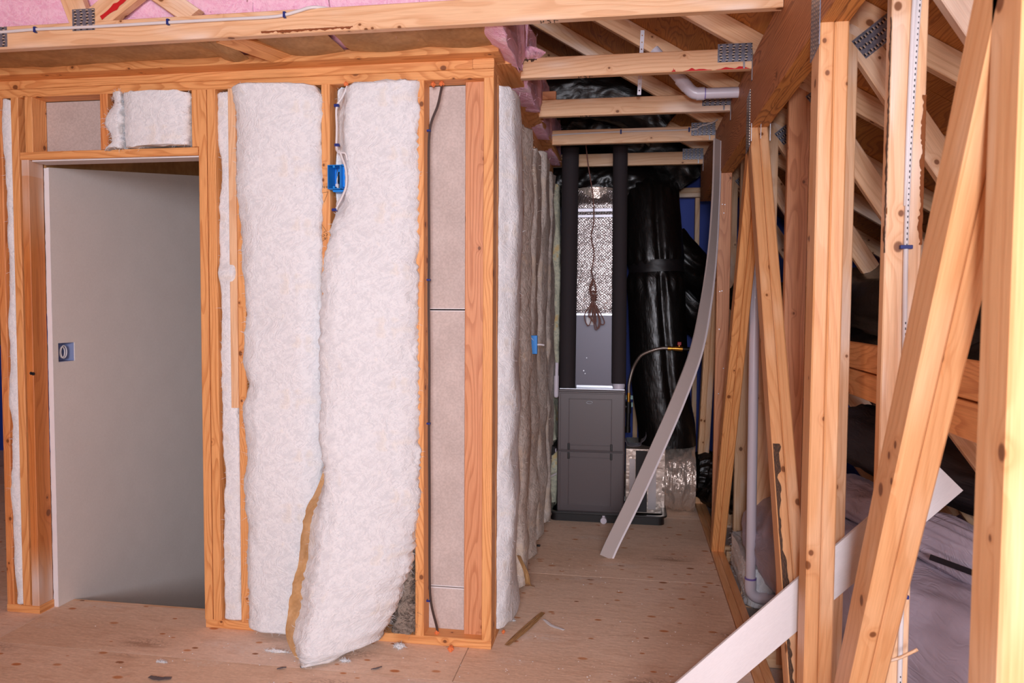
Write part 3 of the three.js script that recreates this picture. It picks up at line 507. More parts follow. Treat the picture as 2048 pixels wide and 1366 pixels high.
// ================================================================== INSULATION
const mFront = (a, y, o) => [a, y, o];                  // front wall: across = x, out = z
const mSide = (a, y, o) => [o, y, a];                   // corridor wall: across = z, out = x
const bayGroup = 'white batts in the front stud wall';
fluff('insulation_batt', 'small square white batt above the door opening', t => ({ y: lerp(2.150, 2.386, t), a0: -2.225, a1: -1.908 - 0.01 * (1 - t), f0: -3.012, f1: -3.018, d: 0.085 }), mFront, WHITEF, { rows: 40, bulge: 0.022, seed: 3, group: bayGroup });
fluff('insulation_batt', 'torn white tuft hanging at the left edge of the small batt above the opening', t => ({ y: lerp(2.140, 2.385, t), a0: -2.30 + 0.022 * Math.sin(t * 9) - (t < 0.12 ? 0.03 * (0.12 - t) / 0.12 : 0), a1: -2.225, f0: -3.03, f1: -3.02, d: 0.05 }), mFront, WHITEF, { rows: 36, bulge: 0.014, seed: 5, amp: 0.014, jag: 0.012, group: bayGroup });
fluff('insulation_batt', 'wide white batt between the door studs and the bare middle stud', t => ({ y: lerp(0.03, 2.388, t), a0: (t < 0.56 ? -1.656 : -1.646 - 0.055 * sstep(0.56, 1, t)) + 0.012 * n3(t * 22, 2, 1) + (t > 0.55 && t < 0.57 ? 0.0 : 0), a1: -1.302 - (t > 0.985 ? 0.02 : 0), f0: -3.01, f1: -3.012, d: 0.09, crease: (k, u) => (u < 0.555 ? 0.012 : 0) * sstep(0.5, 0, k) }), mFront, WHITEF, { rows: 150, M: 64, bulge: 0.045, amp: 0.016, seed: 7, wisps: 900, group: bayGroup });
fluff('insulation_batt', 'thin white strip stuffed between the two right door studs', t => ({ y: lerp(0.035, 2.38, t), a0: -1.788 + 0.012 * n3(t * 14, 3, 1), a1: -1.705 + (t > 0.42 && t < 0.62 ? -0.025 : 0) + 0.006 * n3(t * 20, 8, 1), f0: -3.055, f1: -3.055, d: 0.06, crease: (k, u) => 0.03 * Math.exp(-Math.pow((u - 0.665) / 0.014, 2)) }), mFront, WHITEF, { rows: 120, M: 32, bulge: 0.010, amp: 0.010, seed: 9, group: bayGroup });
fluff('insulation_batt', 'thin white strip stuffed between the studs left of the door opening', t => ({ y: lerp(0.036, 2.385, t), a0: -2.848 + 0.008 * n3(t * 14, 13, 1), a1: -2.798 + 0.006 * n3(t * 12, 23, 1), f0: -3.05, f1: -3.05, d: 0.06 }), mFront, WHITEF, { rows: 120, M: 28, bulge: 0.016, amp: 0.014, seed: 11, group: bayGroup });
{ // the batt whose lower half has come away from the wall and slumped on the floor
  const key = (y, T) => { for (let i = 0; i < T.length - 1; i++) { const [y0, a] = T[i], [y1, b] = T[i + 1]; if (y <= y1) return lerp(a, b, sstep(0, 1, clamp((y - y0) / (y1 - y0)))); } return T[T.length - 1][1]; };
  const L = [[0, -1.278], [0.10, -1.275], [0.22, -1.262], [0.43, -1.225], [0.66, -1.235], [0.95, -1.27], [1.28, -1.287], [1.62, -1.272], [1.74, -1.25], [1.86, -1.245], [1.92, -1.252], [2.10, -1.254], [2.24, -1.25], [2.38, -1.24]];
  const Rr = [[0, -1.24], [0.012, -1.16], [0.05, -1.03], [0.12, -0.985], [0.22, -0.95], [0.36, -0.905], [0.45, -0.892], [0.6, -0.87], [0.66, -0.862], [0.70, -0.874], [2.38, -0.873]];
  const FL = [[0, -2.745], [0.3, -2.80], [0.8, -2.90], [1.3, -2.955], [1.7, -2.985], [1.86, -3.02], [2.38, -3.025]];
  const FR = [[0, -2.80], [0.05, -2.93], [0.2, -2.965], [0.6, -3.0], [1.2, -3.01], [2.38, -3.02]];
  const b = fluff('insulation_batt', 'large white batt peeled from the wall, its lower end slumped forward onto the floor', t => { const y = lerp(0.002, 2.384, t * t * 0.35 + t * 0.65); return { y, a0: key(y, L), a1: key(y, Rr), f0: key(y, FL), f1: key(y, FR), d: 0.09, sk: 0.10 * sstep(0.85, 0.5, y) * sstep(-0.1, 0.12, y),
    crease: (k, u) => { const c = Math.min((1.88 - y) * 1.35, 0.74 - 0.1 * (1.3 - y)); return -0.05 * sstep(0.22, 0.05, k) * sstep(1.80, 1.92, y) + 0.022 * sstep(0.035, -0.035, k - c) * sstep(1.9, 1.7, y) * sstep(0.55, 0.95, y) - 0.010 * Math.exp(-Math.pow((k - 0.75 + 0.3 * (y - 0.8)) / 0.05, 2)) * sstep(1.6, 1.1, y) * sstep(0.4, 0.8, y); } }; }, mFront, WHITEF, { rows: 190, M: 76, bulge: 0.04, amp: 0.018, jag: 0.012, seed: 15, wisps: 1400, group: bayGroup });
  mesh('kraft_facing', sheetGeo((u, v) => { const y = lerp(0.005, 0.84, u); const a = key(y, L) - 0.10 * sstep(0.85, 0.5, y) * sstep(-0.1, 0.12, y) - (0.003 + 0.015 * Math.pow(Math.sin(Math.PI * clamp(u * 0.96)), 0.6)) * v + (u > 0.2 && u < 0.8 && v > .5 ? 0.006 * n3(u * 40, 1, 1) : 0); return [a + 0.05 * (1 - v), y, key(y, FL) - 0.075 + 0.012 * v + 0.004 * n3(u * 25, v * 4, 3)]; }, 60, 6, 0.0015, [1.6, 0.2]), KRAFT, b, 'brown paper facing curling off the back edge');
  const tf = thing('kraft_flap', 'dark torn paper flap between the slumped batt and its left neighbour', 'paper', [-1.32, 0.15, -2.96]);
  mesh('torn_flap', sheetGeo((u, v) => [-1.315 + 0.018 * Math.sin(u * 3) * v - 0.045 * (1 - u) * v + 0.006 * n3(u * 20, v * 3, 2), lerp(0.16, 0.44, u), -2.952 + 0.01 * n3(u * 9, v * 5, 7) - 0.01 * v], 40, 5, 0.0015, [0.6, 0.2]), std({ color: 0x5a4a44, roughness: 0.7, side: THREE.DoubleSide }), tf);
}
fluff('mineral_wool', 'dark grey matted wool in the gap right of the slumped batt', t => ({ y: lerp(0.045, 0.36, t), a0: -1.02 + 0.10 * t, a1: -0.897, f0: -3.06, f1: -3.055, d: 0.055 }), mFront, DARKF, { rows: 50, bulge: 0.015, amp: 0.03, jag: 0.02, seed: 17, wisps: 1600, wlen: 0.03 });
// corridor wall batts
{
  const bays = [[-3.165, -3.535, 0.075, WHITEF], [-3.595, -3.945, 0.062, SHADEDF], [-4.005, -4.35, 0.055, SHADEDF], [-4.41, -4.755, 0.058, SHADEDF], [-4.815, -5.16, 0.05, SHADEDF], [-5.19, -5.40, 0.07, YELF]];
  const names = ['white batt bulging from the first bay of the passage wall, next to the corner stud', 'batt with shade coloured grey-brown in the second bay of the passage wall', 'batt with shade coloured grey-brown in the third bay of the passage wall, right of the blue box', 'batt with shade coloured grey-brown in the fourth bay of the passage wall', 'batt with shade coloured grey-brown in the fifth bay of the passage wall', 'yellowish batt at the far end of the passage wall beside the furnace'];
  bays.forEach(([z1, z0, b, m], k) => fluff('insulation_batt', names[k], t => ({ y: lerp(0.035, k ? 2.375 - 0.03 * (k % 3) : 2.40, t), a0: z0 - 0.018 + 0.012 * n3(t * 9, k, 4), a1: z1 + 0.018 + 0.010 * n3(t * 11, k, 8), f0: -0.565, f1: -0.562, d: 0.08, crease: (q, u) => 0.022 * fbm(q * 5, u * 3, k * 7, 2) - (k === 1 ? 0.03 * Math.exp(-Math.pow((q - 0.35) / 0.05, 2)) * sstep(0.3, 0.5, u) : 0) + (k ? 0.008 * Math.sin(q * 11 + k + u * 2) : 0) }), mSide, m, { rows: 110, M: 60, bulge: b, amp: 0.02, jag: 0.01, seed: 20 + k, group: 'batts in the passage wall', wisps: 700 }));
}
// pink batts with kraft paper, laid between the truss chords
{
  const bays = [];
  const segs = [[-3.4, -1.71], [-1.735, -1.44], [-1.465, -1.11], [-1.135, -0.78], [-0.805, -0.47]];
  const nm = ['long pink batt over the door opening with brown paper facing below', 'short pink batt over the wide white batt, its paper corner hanging loose', 'pink batt above the bare middle stud with sagging paper', 'short pink batt in the middle with white cable beside it', 'pink batt end hanging over the corner of the stud wall'];
  segs.forEach(([x0, x1], k) => bays.push([x0, x1, -2.715, -3.29, nm[k], k]));
  bays.push([-1.6, -0.475, -3.37, -3.97, 'pink batt end showing behind the second overhead chord', 5], [-1.6, -0.49, -4.045, -4.66, 'pink batt end showing behind the third overhead chord', 6], [-1.6, -0.50, -4.735, -5.4, 'pink batt end showing behind the fourth overhead chord', 7]);
  for (const [x0, x1, z1, z0, label, k] of bays) {
    const yb = 2.508, top = k < 5 ? 0.30 : 0.26;
    // loft along x
    const rows = 60, rings = [], M = 48;
    for (let j = -2; j <= rows + 2; j++) { const e = j < 0 ? [0.6, 0.93][j + 2] : j > rows ? [0.93, 0.6][j - rows - 1] : 1, x = lerp(x0, x1, clamp(j / rows)), ring = [];
      for (let i = 0; i < M; i++) { const th = i / M * Math.PI * 2, c = Math.cos(th), s = Math.sin(th), q = Math.sign(c) * Math.pow(Math.abs(c), .4) * e, r = Math.sign(s) * Math.pow(Math.abs(s), .4) * e; const droop = (k >= 4 ? 0.045 * sstep(rows * 0.6, rows, j) : 0) + 0.006 * n3(x * 6, k, 1);
        const y = yb + top / 2 + r * top / 2 - (r < 0 ? droop : 0) + 0.016 * fbm(x * 8, q * 3 + k, r * 3, 3), z = (z0 + z1) / 2 + q * (z1 - z0) / 2 + 0.014 * fbm(x * 7, r * 4, k * 3 + q, 3); ring.push([x + (j <= 0 || j >= rows ? 0.018 * fbm(y * 18, z * 18, k, 3) : 0), y, z]); }
      rings.push(ring); }
    const g = loft(rings, 2.0), t = thing('pink_batt', label, 'insulation', baseOf(g), 'pink batts between the roof trusses'); const w = wisps(g, 350, 60 + k); mesh('fibre_slab', g, PINKF, t); const f = mesh('loose_fibres', w, PINKF, t); f.userData.kind = 'stuff';
    const sag = [0.004, 0.012, 0.014, 0.008, 0.010, 0.01, 0.01, 0.01][k], ka = k === 1 ? -1.72 : x0 - 0.004, kb = k === 1 ? -1.575 : k === 2 ? -1.165 : x1 - (k > 4 ? 0.03 : k === 4 ? 0.045 : 0.004);
    mesh('kraft_facing', sheetGeo((u, v) => { const x = lerp(ka, kb, k === 1 ? 0.5 + (u - 0.5) * (1 - 0.6 * v) + 0.1 * v : u), z = lerp(z1 + 0.012, z0, v); return [x, 2.499 - (k === 1 ? 0.03 * v : 0) + 0.010 * fbm(x * 6, z * 9, k, 3) - sag * Math.sin(Math.PI * u) * Math.sin(Math.PI * clamp(v * 1.1)) + 0.014 * sstep(0.25, 0, v) * fbm(u * 11, k, 3, 2), z]; }, 70, 30, 0.0015, [(x1 - x0) * 1.5, 0.9]), KRAFT, t);
  }
  tag(board('brace_board', [-1.56, 2.492, -2.70], [-1.42, 2.492, -3.02], 0.085, 0.03, [1, 0.25, 0], FIR[1], null), 'short slanting wood brace showing between the paper-faced pink batts', 'board');
  tag(mesh('pink_tuft', tuftGeo([-0.44, 2.575, -3.315], 0.06, 0.028, 5), PINKF, null), 'loose pink tuft lying on the second overhead chord', 'insulation');
}
function tuftGeo(c, w, h, sd) { const R = []; for (let j = 0; j <= 28; j++) { const t = j / 28, r = [], e = Math.sin(Math.PI * clamp(t, 0.04, 0.96)); for (let i = 0; i < 28; i++) { const th = i / 28 * 6.2832; const k = 1 + 0.7 * fbm(Math.cos(th) * 2, t * 6, Math.sin(th) * 2 + sd, 4) + 0.15 * n3(th * 6, t * 30, sd); r.push([c[0] + (t - 0.5) * 2 * w, c[1] + Math.max(-h, Math.sin(th) * h * e * k), c[2] + Math.cos(th) * h * 1.2 * e * k]); } R.push(r); } return loft(R, 3); }
// white batts low down beyond the girder
fluff('insulation_batt', 'dusty white batt on the floor behind the girder sill', t => ({ y: lerp(-0.06, 0.15, t), a0: 0.60, a1: 0.78, f0: -3.86, f1: -3.87, d: 0.6 }), mFront, WHITEF, { rows: 30, bulge: 0.05, amp: 0.03, seed: 31 });
fluff('insulation_batt', 'white batt on the floor below the slanting white board', t => ({ y: lerp(-0.06, 0.05, t), a0: 0.60, a1: 0.80, f0: -2.40, f1: -2.44, d: 0.4 }), mFront, WHITEF, { rows: 30, bulge: 0.04, amp: 0.03, seed: 33 });

// ================================================================== ELECTRICAL
{ // blue switch box on the middle stud
  const t = thing('switch_box', 'large blue plastic electrical box nailed to the bare middle stud', 'electrical box', [-1.225, 1.94, -3.0]);
  const x0 = -1.262, x1 = -1.205, y0 = 1.944, y1 = 2.045, zf = -2.995, zb = -3.075, k = 0.003;
  mesh('box_shell', merge([boxG(x0, x0 + k, y0, y1, zb, zf, .0008), boxG(x1 - k, x1, y0, y1, zb, zf, .0008), boxG(x0, x1, y0, y0 + k, zb, zf, .0008), boxG(x0, x1, y1 - k, y1, zb, zf, .0008), boxG(x0, x1, y0, y1, zb, zb + k, .0008), boxG(x1, x1 + 0.03, y0 + 0.012, y1 - 0.002, zb, zf - 0.028, .002)]), BLUEBOX, t);
  for (const g of [cyl([-1.234, y1 - 0.008, zf - 0.02], [-1.234, y1 - 0.008, zf], 0.005, 12), cyl([-1.234, y0 + 0.008, zf - 0.02], [-1.234, y0 + 0.008, zf], 0.005, 12)]) mesh('screw_boss', g, BLUEBOX, t);
  for (const g of [boxG(x0 + 0.015, x1 + 0.03, y0 - 0.009, y0 - 0.001, zb + 0.01, zf - 0.02, .001), boxG(x1 - 0.01, x1 + 0.02, y1, y1 + 0.007, zb + 0.01, zf - 0.03, .001)]) mesh('nail_lug', g, BLUEBOX, t);
  for (const g of [cyl([-1.24, y0 - 0.006, -3.02], [-1.185, y0 - 0.006, -3.02], 0.0022, 8), cyl([-1.215, y1 + 0.004, -3.03], [-1.17, y1 + 0.004, -3.03], 0.0022, 8)]) mesh('nail', g, STEEL, t);
  mesh('folded_wire', merge([tube([[-1.236, 1.955, -3.06], [-1.228, 1.99, -3.03], [-1.226, 2.02, -3.03], [-1.218, 2.0, -3.04], [-1.214, 1.955, -3.05]], 0.0028), tube([[-1.226, 1.95, -3.06], [-1.221, 1.99, -3.025], [-1.217, 2.015, -3.03], [-1.21, 1.96, -3.05]], 0.0026)]), INK, t);
  mesh('folded_wire', tube([[-1.24, 1.95, -3.05], [-1.233, 1.985, -3.028], [-1.229, 2.01, -3.035]], 0.0028), NM, t, 'white folded wire');
  mesh('folded_wire', tube([[-1.222, 1.955, -3.05], [-1.214, 1.985, -3.03], [-1.212, 2.02, -3.04]], 0.0016), COPPERM, t, 'bare copper wire');
  mesh('cable_jacket', boxG(-1.242, -1.229, 1.953, 1.972, -3.045, -3.03, .002), NM, t);
}
{
  const t = thing('electrical_cable', 'white cable stapled down the middle stud and looping past the blue box', 'cable', [-1.2, 1.85, -3.0]);
  mesh('jacket', tube([[-1.183, 2.375, -3.02], [-1.2, 2.33, -3.01], [-1.224, 2.285, -3.005], [-1.226, 2.2, -3.01], [-1.226, 2.13, -3.005], [-1.222, 2.105, -3.0], [-1.206, 2.098, -2.99], [-1.193, 2.07, -2.985], [-1.177, 2.03, -2.98], [-1.17, 1.985, -2.975], [-1.176, 1.945, -2.98], [-1.196, 1.91, -2.99], [-1.22, 1.875, -3.0], [-1.232, 1.855, -3.01]], 0.0048, 160), NM, t);
  mesh('jacket', tube([[-1.224, 2.12, -3.005], [-1.213, 2.095, -2.99], [-1.19, 2.092, -2.985], [-1.177, 2.085, -2.985], [-1.172, 2.06, -2.99]], 0.0042, 60), NM, t);
  for (const [x, y] of [[-1.224, 2.292], [-1.223, 2.128], [-1.236, 1.858]]) mesh('staple', clipGeo([x, y, -3.006], 0.010, 0.006), CLIP, t);
}
function clipGeo(c, w, h, vertical = true) { return merge(vertical ? [boxG(c[0] - w, c[0] + w, c[1] - h, c[1] + h, c[2] + 0.003, c[2] + 0.008, 0.0015), boxG(c[0] - w, c[0] - w + 0.003, c[1] - h, c[1] + h, c[2] - 0.008, c[2] + 0.006, 0.001), boxG(c[0] + w - 0.003, c[0] + w, c[1] - h, c[1] + h, c[2] - 0.008, c[2] + 0.006, 0.001)] : [boxG(c[0] - h, c[0] + h, c[1] - w, c[1] + w, c[2] + 0.003, c[2] + 0.008, 0.0015), boxG(c[0] - h, c[0] + h, c[1] + w - 0.003, c[1] + w, c[2] - 0.006, c[2] + 0.006, 0.001), boxG(c[0] - h, c[0] + h, c[1] - w, c[1] - w + 0.003, c[2] - 0.006, c[2] + 0.006, 0.001)]); }
{
  const t = thing('thermostat_cable', 'dark brown twin cable running down the stud beside the bare grey drywall', 'cable', [-0.83, 0.06, -3.06]);
  const pts = [[-0.788, 2.385, -3.07], [-0.795, 2.34, -3.065], [-0.806, 2.29, -3.06], [-0.838, 2.19, -3.055], [-0.842, 2.0, -3.055], [-0.840, 1.7, -3.053], [-0.842, 1.5, -3.055], [-0.838, 1.2, -3.053], [-0.840, 0.95, -3.055], [-0.837, 0.6, -3.053], [-0.837, 0.35, -3.055], [-0.832, 0.19, -3.055], [-0.81, 0.07, -3.07], [-0.806, 0.045, -3.07]];
  mesh('strand', tube(pts, 0.003, 200), BWIRE, t); mesh('strand', tube(pts.map((p, i) => [p[0] + 0.005, p[1], p[2] + 0.002 * Math.sin(i * 2)]), 0.003, 200), BWIRE, t);
  for (const y of [2.187, 1.565, 0.955, 0.187]) mesh('staple', clipGeo([-0.8385, y, -3.053], 0.008, 0.004), CLIP, t);
}
for (const [p, r, l] of [[[-0.825, 2.383, -3.07], 0.010, 'left of two orange foam blobs under the plate beside the bare drywall'], [[-0.788, 2.383, -3.07], 0.011, 'right of two orange foam blobs under the plate, around the brown cable'], [[-1.192, 2.386, -3.03], 0.010, 'small orange foam smear at the top of the peeled batt'], [[-0.805, 0.041, -3.07], 0.010, 'orange foam dab on the bottom plate at the brown cable'], [[-0.727, 0.008, -3.0], 0.013, 'orange foam lump on the floor in front of the bottom plate'], [[-0.535, 0.008, -3.2], 0.008, 'small orange foam crumb at the foot of the passage wall']]) tag(mesh('foam_blob', tuftGeo(p, r * 1.1, r, p[0] * 9), FOAM, null), l, 'foam', 'orange foam blobs');
{ // outlet cut into the stairwell wall
  const t = thing('outlet_box', 'open outlet box with coiled wires in the stairwell wall', 'electrical box', [-2.7, 1.176, -3.213]); const k = .002, x0 = -2.76, x1 = -2.694, y0 = 1.176, y1 = 1.267, z0 = -3.266, z1 = -3.160;
  mesh('box_shell', merge([boxG(x0, x1, y0, y1, z1 - k, z1, .0005), boxG(x0, x1, y0, y1, z0, z0 + k, .0005), boxG(x0, x1, y0, y0 + k, z0, z1, .0005), boxG(x0, x1, y1 - k, y1, z0, z1, .0005), boxG(x0, x0 + k, y0, y1, z0, z1, .0005)]), std({ color: 0x8f9cc4, roughness: 0.5 }), t);
  for (const [dz, r] of [[0, 0.03], [0.008, 0.026], [0.045, 0.022]]) mesh('wire_coil', new THREE.TorusGeometry(r, 0.0032, 8, 40).scale(0.62, 1, 1).rotateY(Math.PI / 2).translate(-2.705 - dz * 0.2, 1.222 - dz * 0.2, -3.212 + dz), NM, t);
}
{ // cable on the nearest chord
  const t = thing('electrical_cable', 'white flat cable stapled along the nearest overhead chord', 'cable', [-1.8, 2.53, -2.655]);
  mesh('jacket', tube([[-2.9, 2.534, -2.656], [-2.493, 2.533, -2.656], [-2.329, 2.535, -2.655], [-2.05, 2.532, -2.654], [-1.757, 2.532, -2.654], [-1.53, 2.531, -2.654], [-1.344, 2.530, -2.654], [-1.281, 2.535, -2.654], [-1.225, 2.547, -2.655], [-1.17, 2.558, -2.658], [-1.1, 2.562, -2.70]], 0.0062, 140, 8), NM, t);
  for (const x of [-2.329, -1.757, -1.283]) mesh('staple', clipGeo([x, x < -1.5 ? 2.5335 : 2.535, -2.655], 0.011, 0.005, false), CLIP, t);
  const t2 = thing('electrical_cable', 'thin white cable stapled along the fourth overhead chord', 'cable', [0, 2.53, -4.68]);
  mesh('jacket', tube([[-0.62, 2.50, -4.69], [-0.56, 2.515, -4.68], [-0.518, 2.523, -4.677], [-0.318, 2.531, -4.678], [-0.066, 2.534, -4.678], [0.344, 2.534, -4.677], [0.408, 2.548, -4.66], [0.48, 2.565, -4.64], [0.5, 2.57, -4.6]], 0.0045, 120), NM, t2);
  for (const x of [-0.518, -0.066, 0.344]) mesh('staple', clipGeo([x, x < -0.4 ? 2.523 : 2.534, -4.679], 0.013, 0.005, false), CLIP, t2);
  const t3 = thing('electrical_cable', 'white printed cable stapled to the right-hand truss post', 'cable', [0.705, 1.3, -2.055]); const zc = TZ[0] + 0.024;
  const cp = [[0.722, 2.35, zc], [0.713, 2.2, zc], [0.708, 2.05, zc], [0.703, 1.85, zc], [0.701, 1.62, zc], [0.704, 1.4, zc], [0.71, 1.1, zc], [0.716, 0.8, zc], [0.718, 0.55, zc], [0.719, 0.2, zc]]; const jac = tube(cp, 0.0065, 160, 8);
  mesh('jacket', jac, NM, t3);
  const cp2 = [[0.708, 2.35, zc], [0.702, 2.2, zc], [0.699, 2.0, zc], [0.698, 1.85, zc - 0.001], [0.6985, 1.72, zc - 0.003]]; mesh('jacket', tube(cp2, 0.006, 80, 8), NM, t3);
  const cur = new THREE.CatmullRomCurve3(cp.map(p => V(...p))), dash = []; for (let i = 0; i < 150; i++) { const s = i / 150, p = cur.getPointAt(s); if (Math.floor(i / 13) % 5 === 4) continue; const h = 0.004 + 0.003 * seeded(i)(); dash.push(boxG(p.x - 0.0012, p.x + 0.0012, p.y - h / 2, p.y + h / 2, zc + 0.0052, zc + 0.0068, 0.0003)); } const pr = mesh('jacket_print', merge(dash), INK, t3); pr.userData.kind = 'stuff';
  for (const y of [1.614, 0.70]) mesh('staple', clipGeo([y > 1 ? 0.701 : 0.7185, y, zc - 0.001], 0.015, 0.005), CLIP, t3);
}
{ // small blue box in the passage wall
  const t = thing('switch_box', 'small blue electrical box between batts in the passage wall', 'electrical box', [-0.5, 1.2, -3.93]);
  mesh('box_shell', boxG(-0.53, -0.488, 1.20, 1.30, -3.99, -3.965, .002), BLUEBOX, t); mesh('cable_stub', tube([[-0.5, 1.25, -3.98], [-0.47, 1.25, -3.99], [-0.455, 1.247, -4.0]], 0.005, 20), NM, t);
}

// ================================================================== FURNACE AND DUCTS
{
  const t = thing('furnace', 'dark grey furnace cabinet standing in the black drain pan', 'furnace', [-0.25, 0.03, -5.3]);
  const x0 = -0.482, x1 = -0.018, zf = -5.1, zb = -5.62;
  mesh('cabinet', boxG(x0, x1, 0.03, 0.885, zb, zf - 0.012, 0.008, 2), PAINT, t);
  const up = mesh('upper_door', boxG(x0 + 0.004, x1 - 0.004, 0.462, 0.872, zf - 0.014, zf, 0.008, 2), PAINT, t), lo = mesh('lower_door', boxG(x0 + 0.004, x1 - 0.004, 0.034, 0.457, zf - 0.014, zf, 0.008, 2), PAINT, t);
  const frame = (a, b, c, d, w = 0.005) => merge([boxG(a, b, d - w, d, zf, zf + 0.004, .002), boxG(a, b, c, c + w, zf, zf + 0.004, .002), boxG(a, a + w, c, d, zf, zf + 0.004, .002), boxG(b - w, b, c, d, zf, zf + 0.004, .002)]);
  mesh('pressed_rib', frame(x0 + 0.078, x1 - 0.09, 0.50, 0.825), PAINT, up); mesh('pressed_rib', frame(x0 + 0.078, x1 - 0.09, 0.085, 0.42), PAINT, lo); mesh('pressed_rib', frame(x0 + 0.02, x1 - 0.012, 0.05, 0.452, 0.003), PAINT, lo); mesh('pressed_rib', frame(x0 + 0.02, x1 - 0.012, 0.47, 0.862, 0.003), PAINT, up);
  mesh('badge', new THREE.TorusGeometry(0.02, 0.003, 8, 32).scale(1.05, 0.42, 1).translate(-0.262, 0.80, zf + 0.001), STEEL, up);
  for (const x of [x0 + 0.08, x1 - 0.092]) { mesh('finger_grip', boxG(x - 0.008, x + 0.008, 0.468, 0.515, zf - 0.002, zf + 0.006, 0.006, 2), BLACKP, up); mesh('finger_grip', boxG(x - 0.008, x + 0.008, 0.405, 0.452, zf - 0.002, zf + 0.006, 0.006, 2), BLACKP, lo); }
  mesh('top_flange', merge([boxG(x0 + 0.01, x1 - 0.005, 0.885, 0.893, zb, zf - 0.02, .002), boxG(-0.36, -0.03, 0.893, 0.91, -5.2, -5.19, .002)]), STEEL, t);
}
{
  const t = thing('evaporator_coil', 'grey sheet-metal coil case sitting on the furnace', 'coil case', [-0.25, 0.9, -5.4]);
  mesh('case', boxG(-0.45, -0.045, 0.893, 1.40, -5.62, -5.2, 0.004), COILM, t); mesh('label_sticker', boxG(-0.295, -0.245, 1.33, 1.385, -5.2, -5.1985, 0.0005), WHITEP, t); mesh('flange', boxG(-0.455, -0.04, 1.395, 1.412, -5.63, -5.192, 0.002), STEEL, t);
  for (const [x, y, r] of [[-0.29, 1.10, .003], [-0.3, 0.99, .003], [-0.31, 1.01, .004]]) mesh('screw', new THREE.CylinderGeometry(r, r, .004, 10).rotateX(Math.PI / 2).translate(x, y, -5.198), STEEL, t);
}
{
  const t = thing('supply_plenum', 'foil-wrapped plenum above the coil case', 'plenum', [-0.25, 1.41, -5.45]);
  const R = []; for (let j = 0; j <= 60; j++) { const v = j / 60, y = lerp(1.41, 2.27, v), ring = []; const sq = 0.98 + 0.03 * fbm(1, v * 9, 1, 2) - 0.05 * Math.exp(-Math.pow((y - 2.13) / 0.03, 2)) - 0.18 * sstep(2.15, 2.27, y); for (let i = 0; i < 64; i++) { const th = i / 64 * 6.28318, c = Math.cos(th), s = Math.sin(th), e = 0.3; const r = 1 + 0.012 * fbm(c * 3, y * 9, s * 3, 3); ring.push([-0.245 + Math.sign(c) * Math.pow(Math.abs(c), e) * 0.205 * sq * r, y, -5.43 + Math.sign(s) * Math.pow(Math.abs(s), e) * 0.2 * sq * r]); } R.push(ring); }
  mesh('foil_wrap', loft(R, 2.2), FOILQ, t);
  mesh('hanging_strap', merge([boxG(-0.42, -0.05, 2.118, 2.14, -5.232, -5.229, .001), boxG(-0.42, -0.05, 2.078, 2.096, -5.229, -5.226, .001)]), STRAPM, t);
  const U = []; for (let j = 0; j <= 24; j++) { const v = j / 24, r = lerp(0.15, 0.175, v), ring = []; for (let i = 0; i < 56; i++) { const th = i / 56 * 6.28318; const q = 1 + 0.05 * fbm(Math.cos(th) * 3, v * 4, Math.sin(th) * 3, 3) + 0.02 * Math.sin(th * 19); ring.push([-0.245 + Math.cos(th) * r * q, lerp(2.13, 2.29, v), -5.42 + Math.sin(th) * r * q]); } U.push(ring); } mesh('foil_collar', loft(U, 2.2), FOIL, t);
}
{ // insulated flues
  const g = 'black insulated vent pipes';
  const t1 = thing('vent_pipe', 'left black foam-insulated pipe rising from the furnace', 'pipe', [-0.42, 0.9, -5.17], g); mesh('foam_sleeve', cyl([-0.424, 0.895, -5.18], [-0.415, 2.55, -5.18], 0.058, 36), FOAMPIPE, t1);
  const t2 = thing('vent_pipe', 'right black foam-insulated pipe with white collar on the furnace', 'pipe', [-0.07, 0.9, -5.17], g); mesh('foam_sleeve', cyl([-0.066, 0.93, -5.17], [-0.075, 2.55, -5.17], 0.050, 36), FOAMPIPE, t2); mesh('collar', merge([cyl([-0.066, 0.893, -5.17], [-0.066, 0.93, -5.17], 0.040, 32), cyl([-0.066, 0.905, -5.17], [-0.066, 0.925, -5.17], 0.043, 32)]), PVC, t2);
}
{ // main return duct, two lobes with a tape band
  const band = t => Math.exp(-Math.pow((t - 0.39) / 0.022, 2));
  const t = thing('flexible_duct', 'tall black plastic-wrapped duct standing right of the furnace, bound by a tape band', 'duct', [0.2, 0.48, -5.5]);
  const g = ductGeo([[0.12, 2.44, -5.80], [0.14, 2.30, -5.64], [0.165, 2.0, -5.54], [0.185, 1.7, -5.50], [0.205, 1.3, -5.48], [0.23, 0.9, -5.47], [0.275, 0.6, -5.46], [0.285, 0.47, -5.46]], u => 0.205 - 0.02 * band(u), { segs: 170, M: 96, amp: 0.003, freq: 7, seed: 2, world: true, pleat: u => 0.35 * Math.exp(-Math.pow((u - 0.35) / 0.03, 2)) + 0.45 * Math.exp(-Math.pow((u - 0.44) / 0.035, 2)) + 0.8 * Math.exp(-Math.pow((u - 0.08) / 0.05, 2)), extra: (th, u) => -0.03 * Math.exp(-Math.pow(((th - 1.35 - 0.1 * Math.sin(u * 5)) / 0.14), 2)) * (1 - band(u)) * sstep(1.0, 0.8, u) });
  mesh('plastic_jacket', g, DUCT, t);
  const bt = ductGeo([[0.188, 1.785, -5.503], [0.192, 1.70, -5.50]], 0.197, { segs: 6, amp: 0.004, seed: 5 }); mesh('tape_band', bt, std({ color: 0x141012, roughness: 0.5 }), t);
}
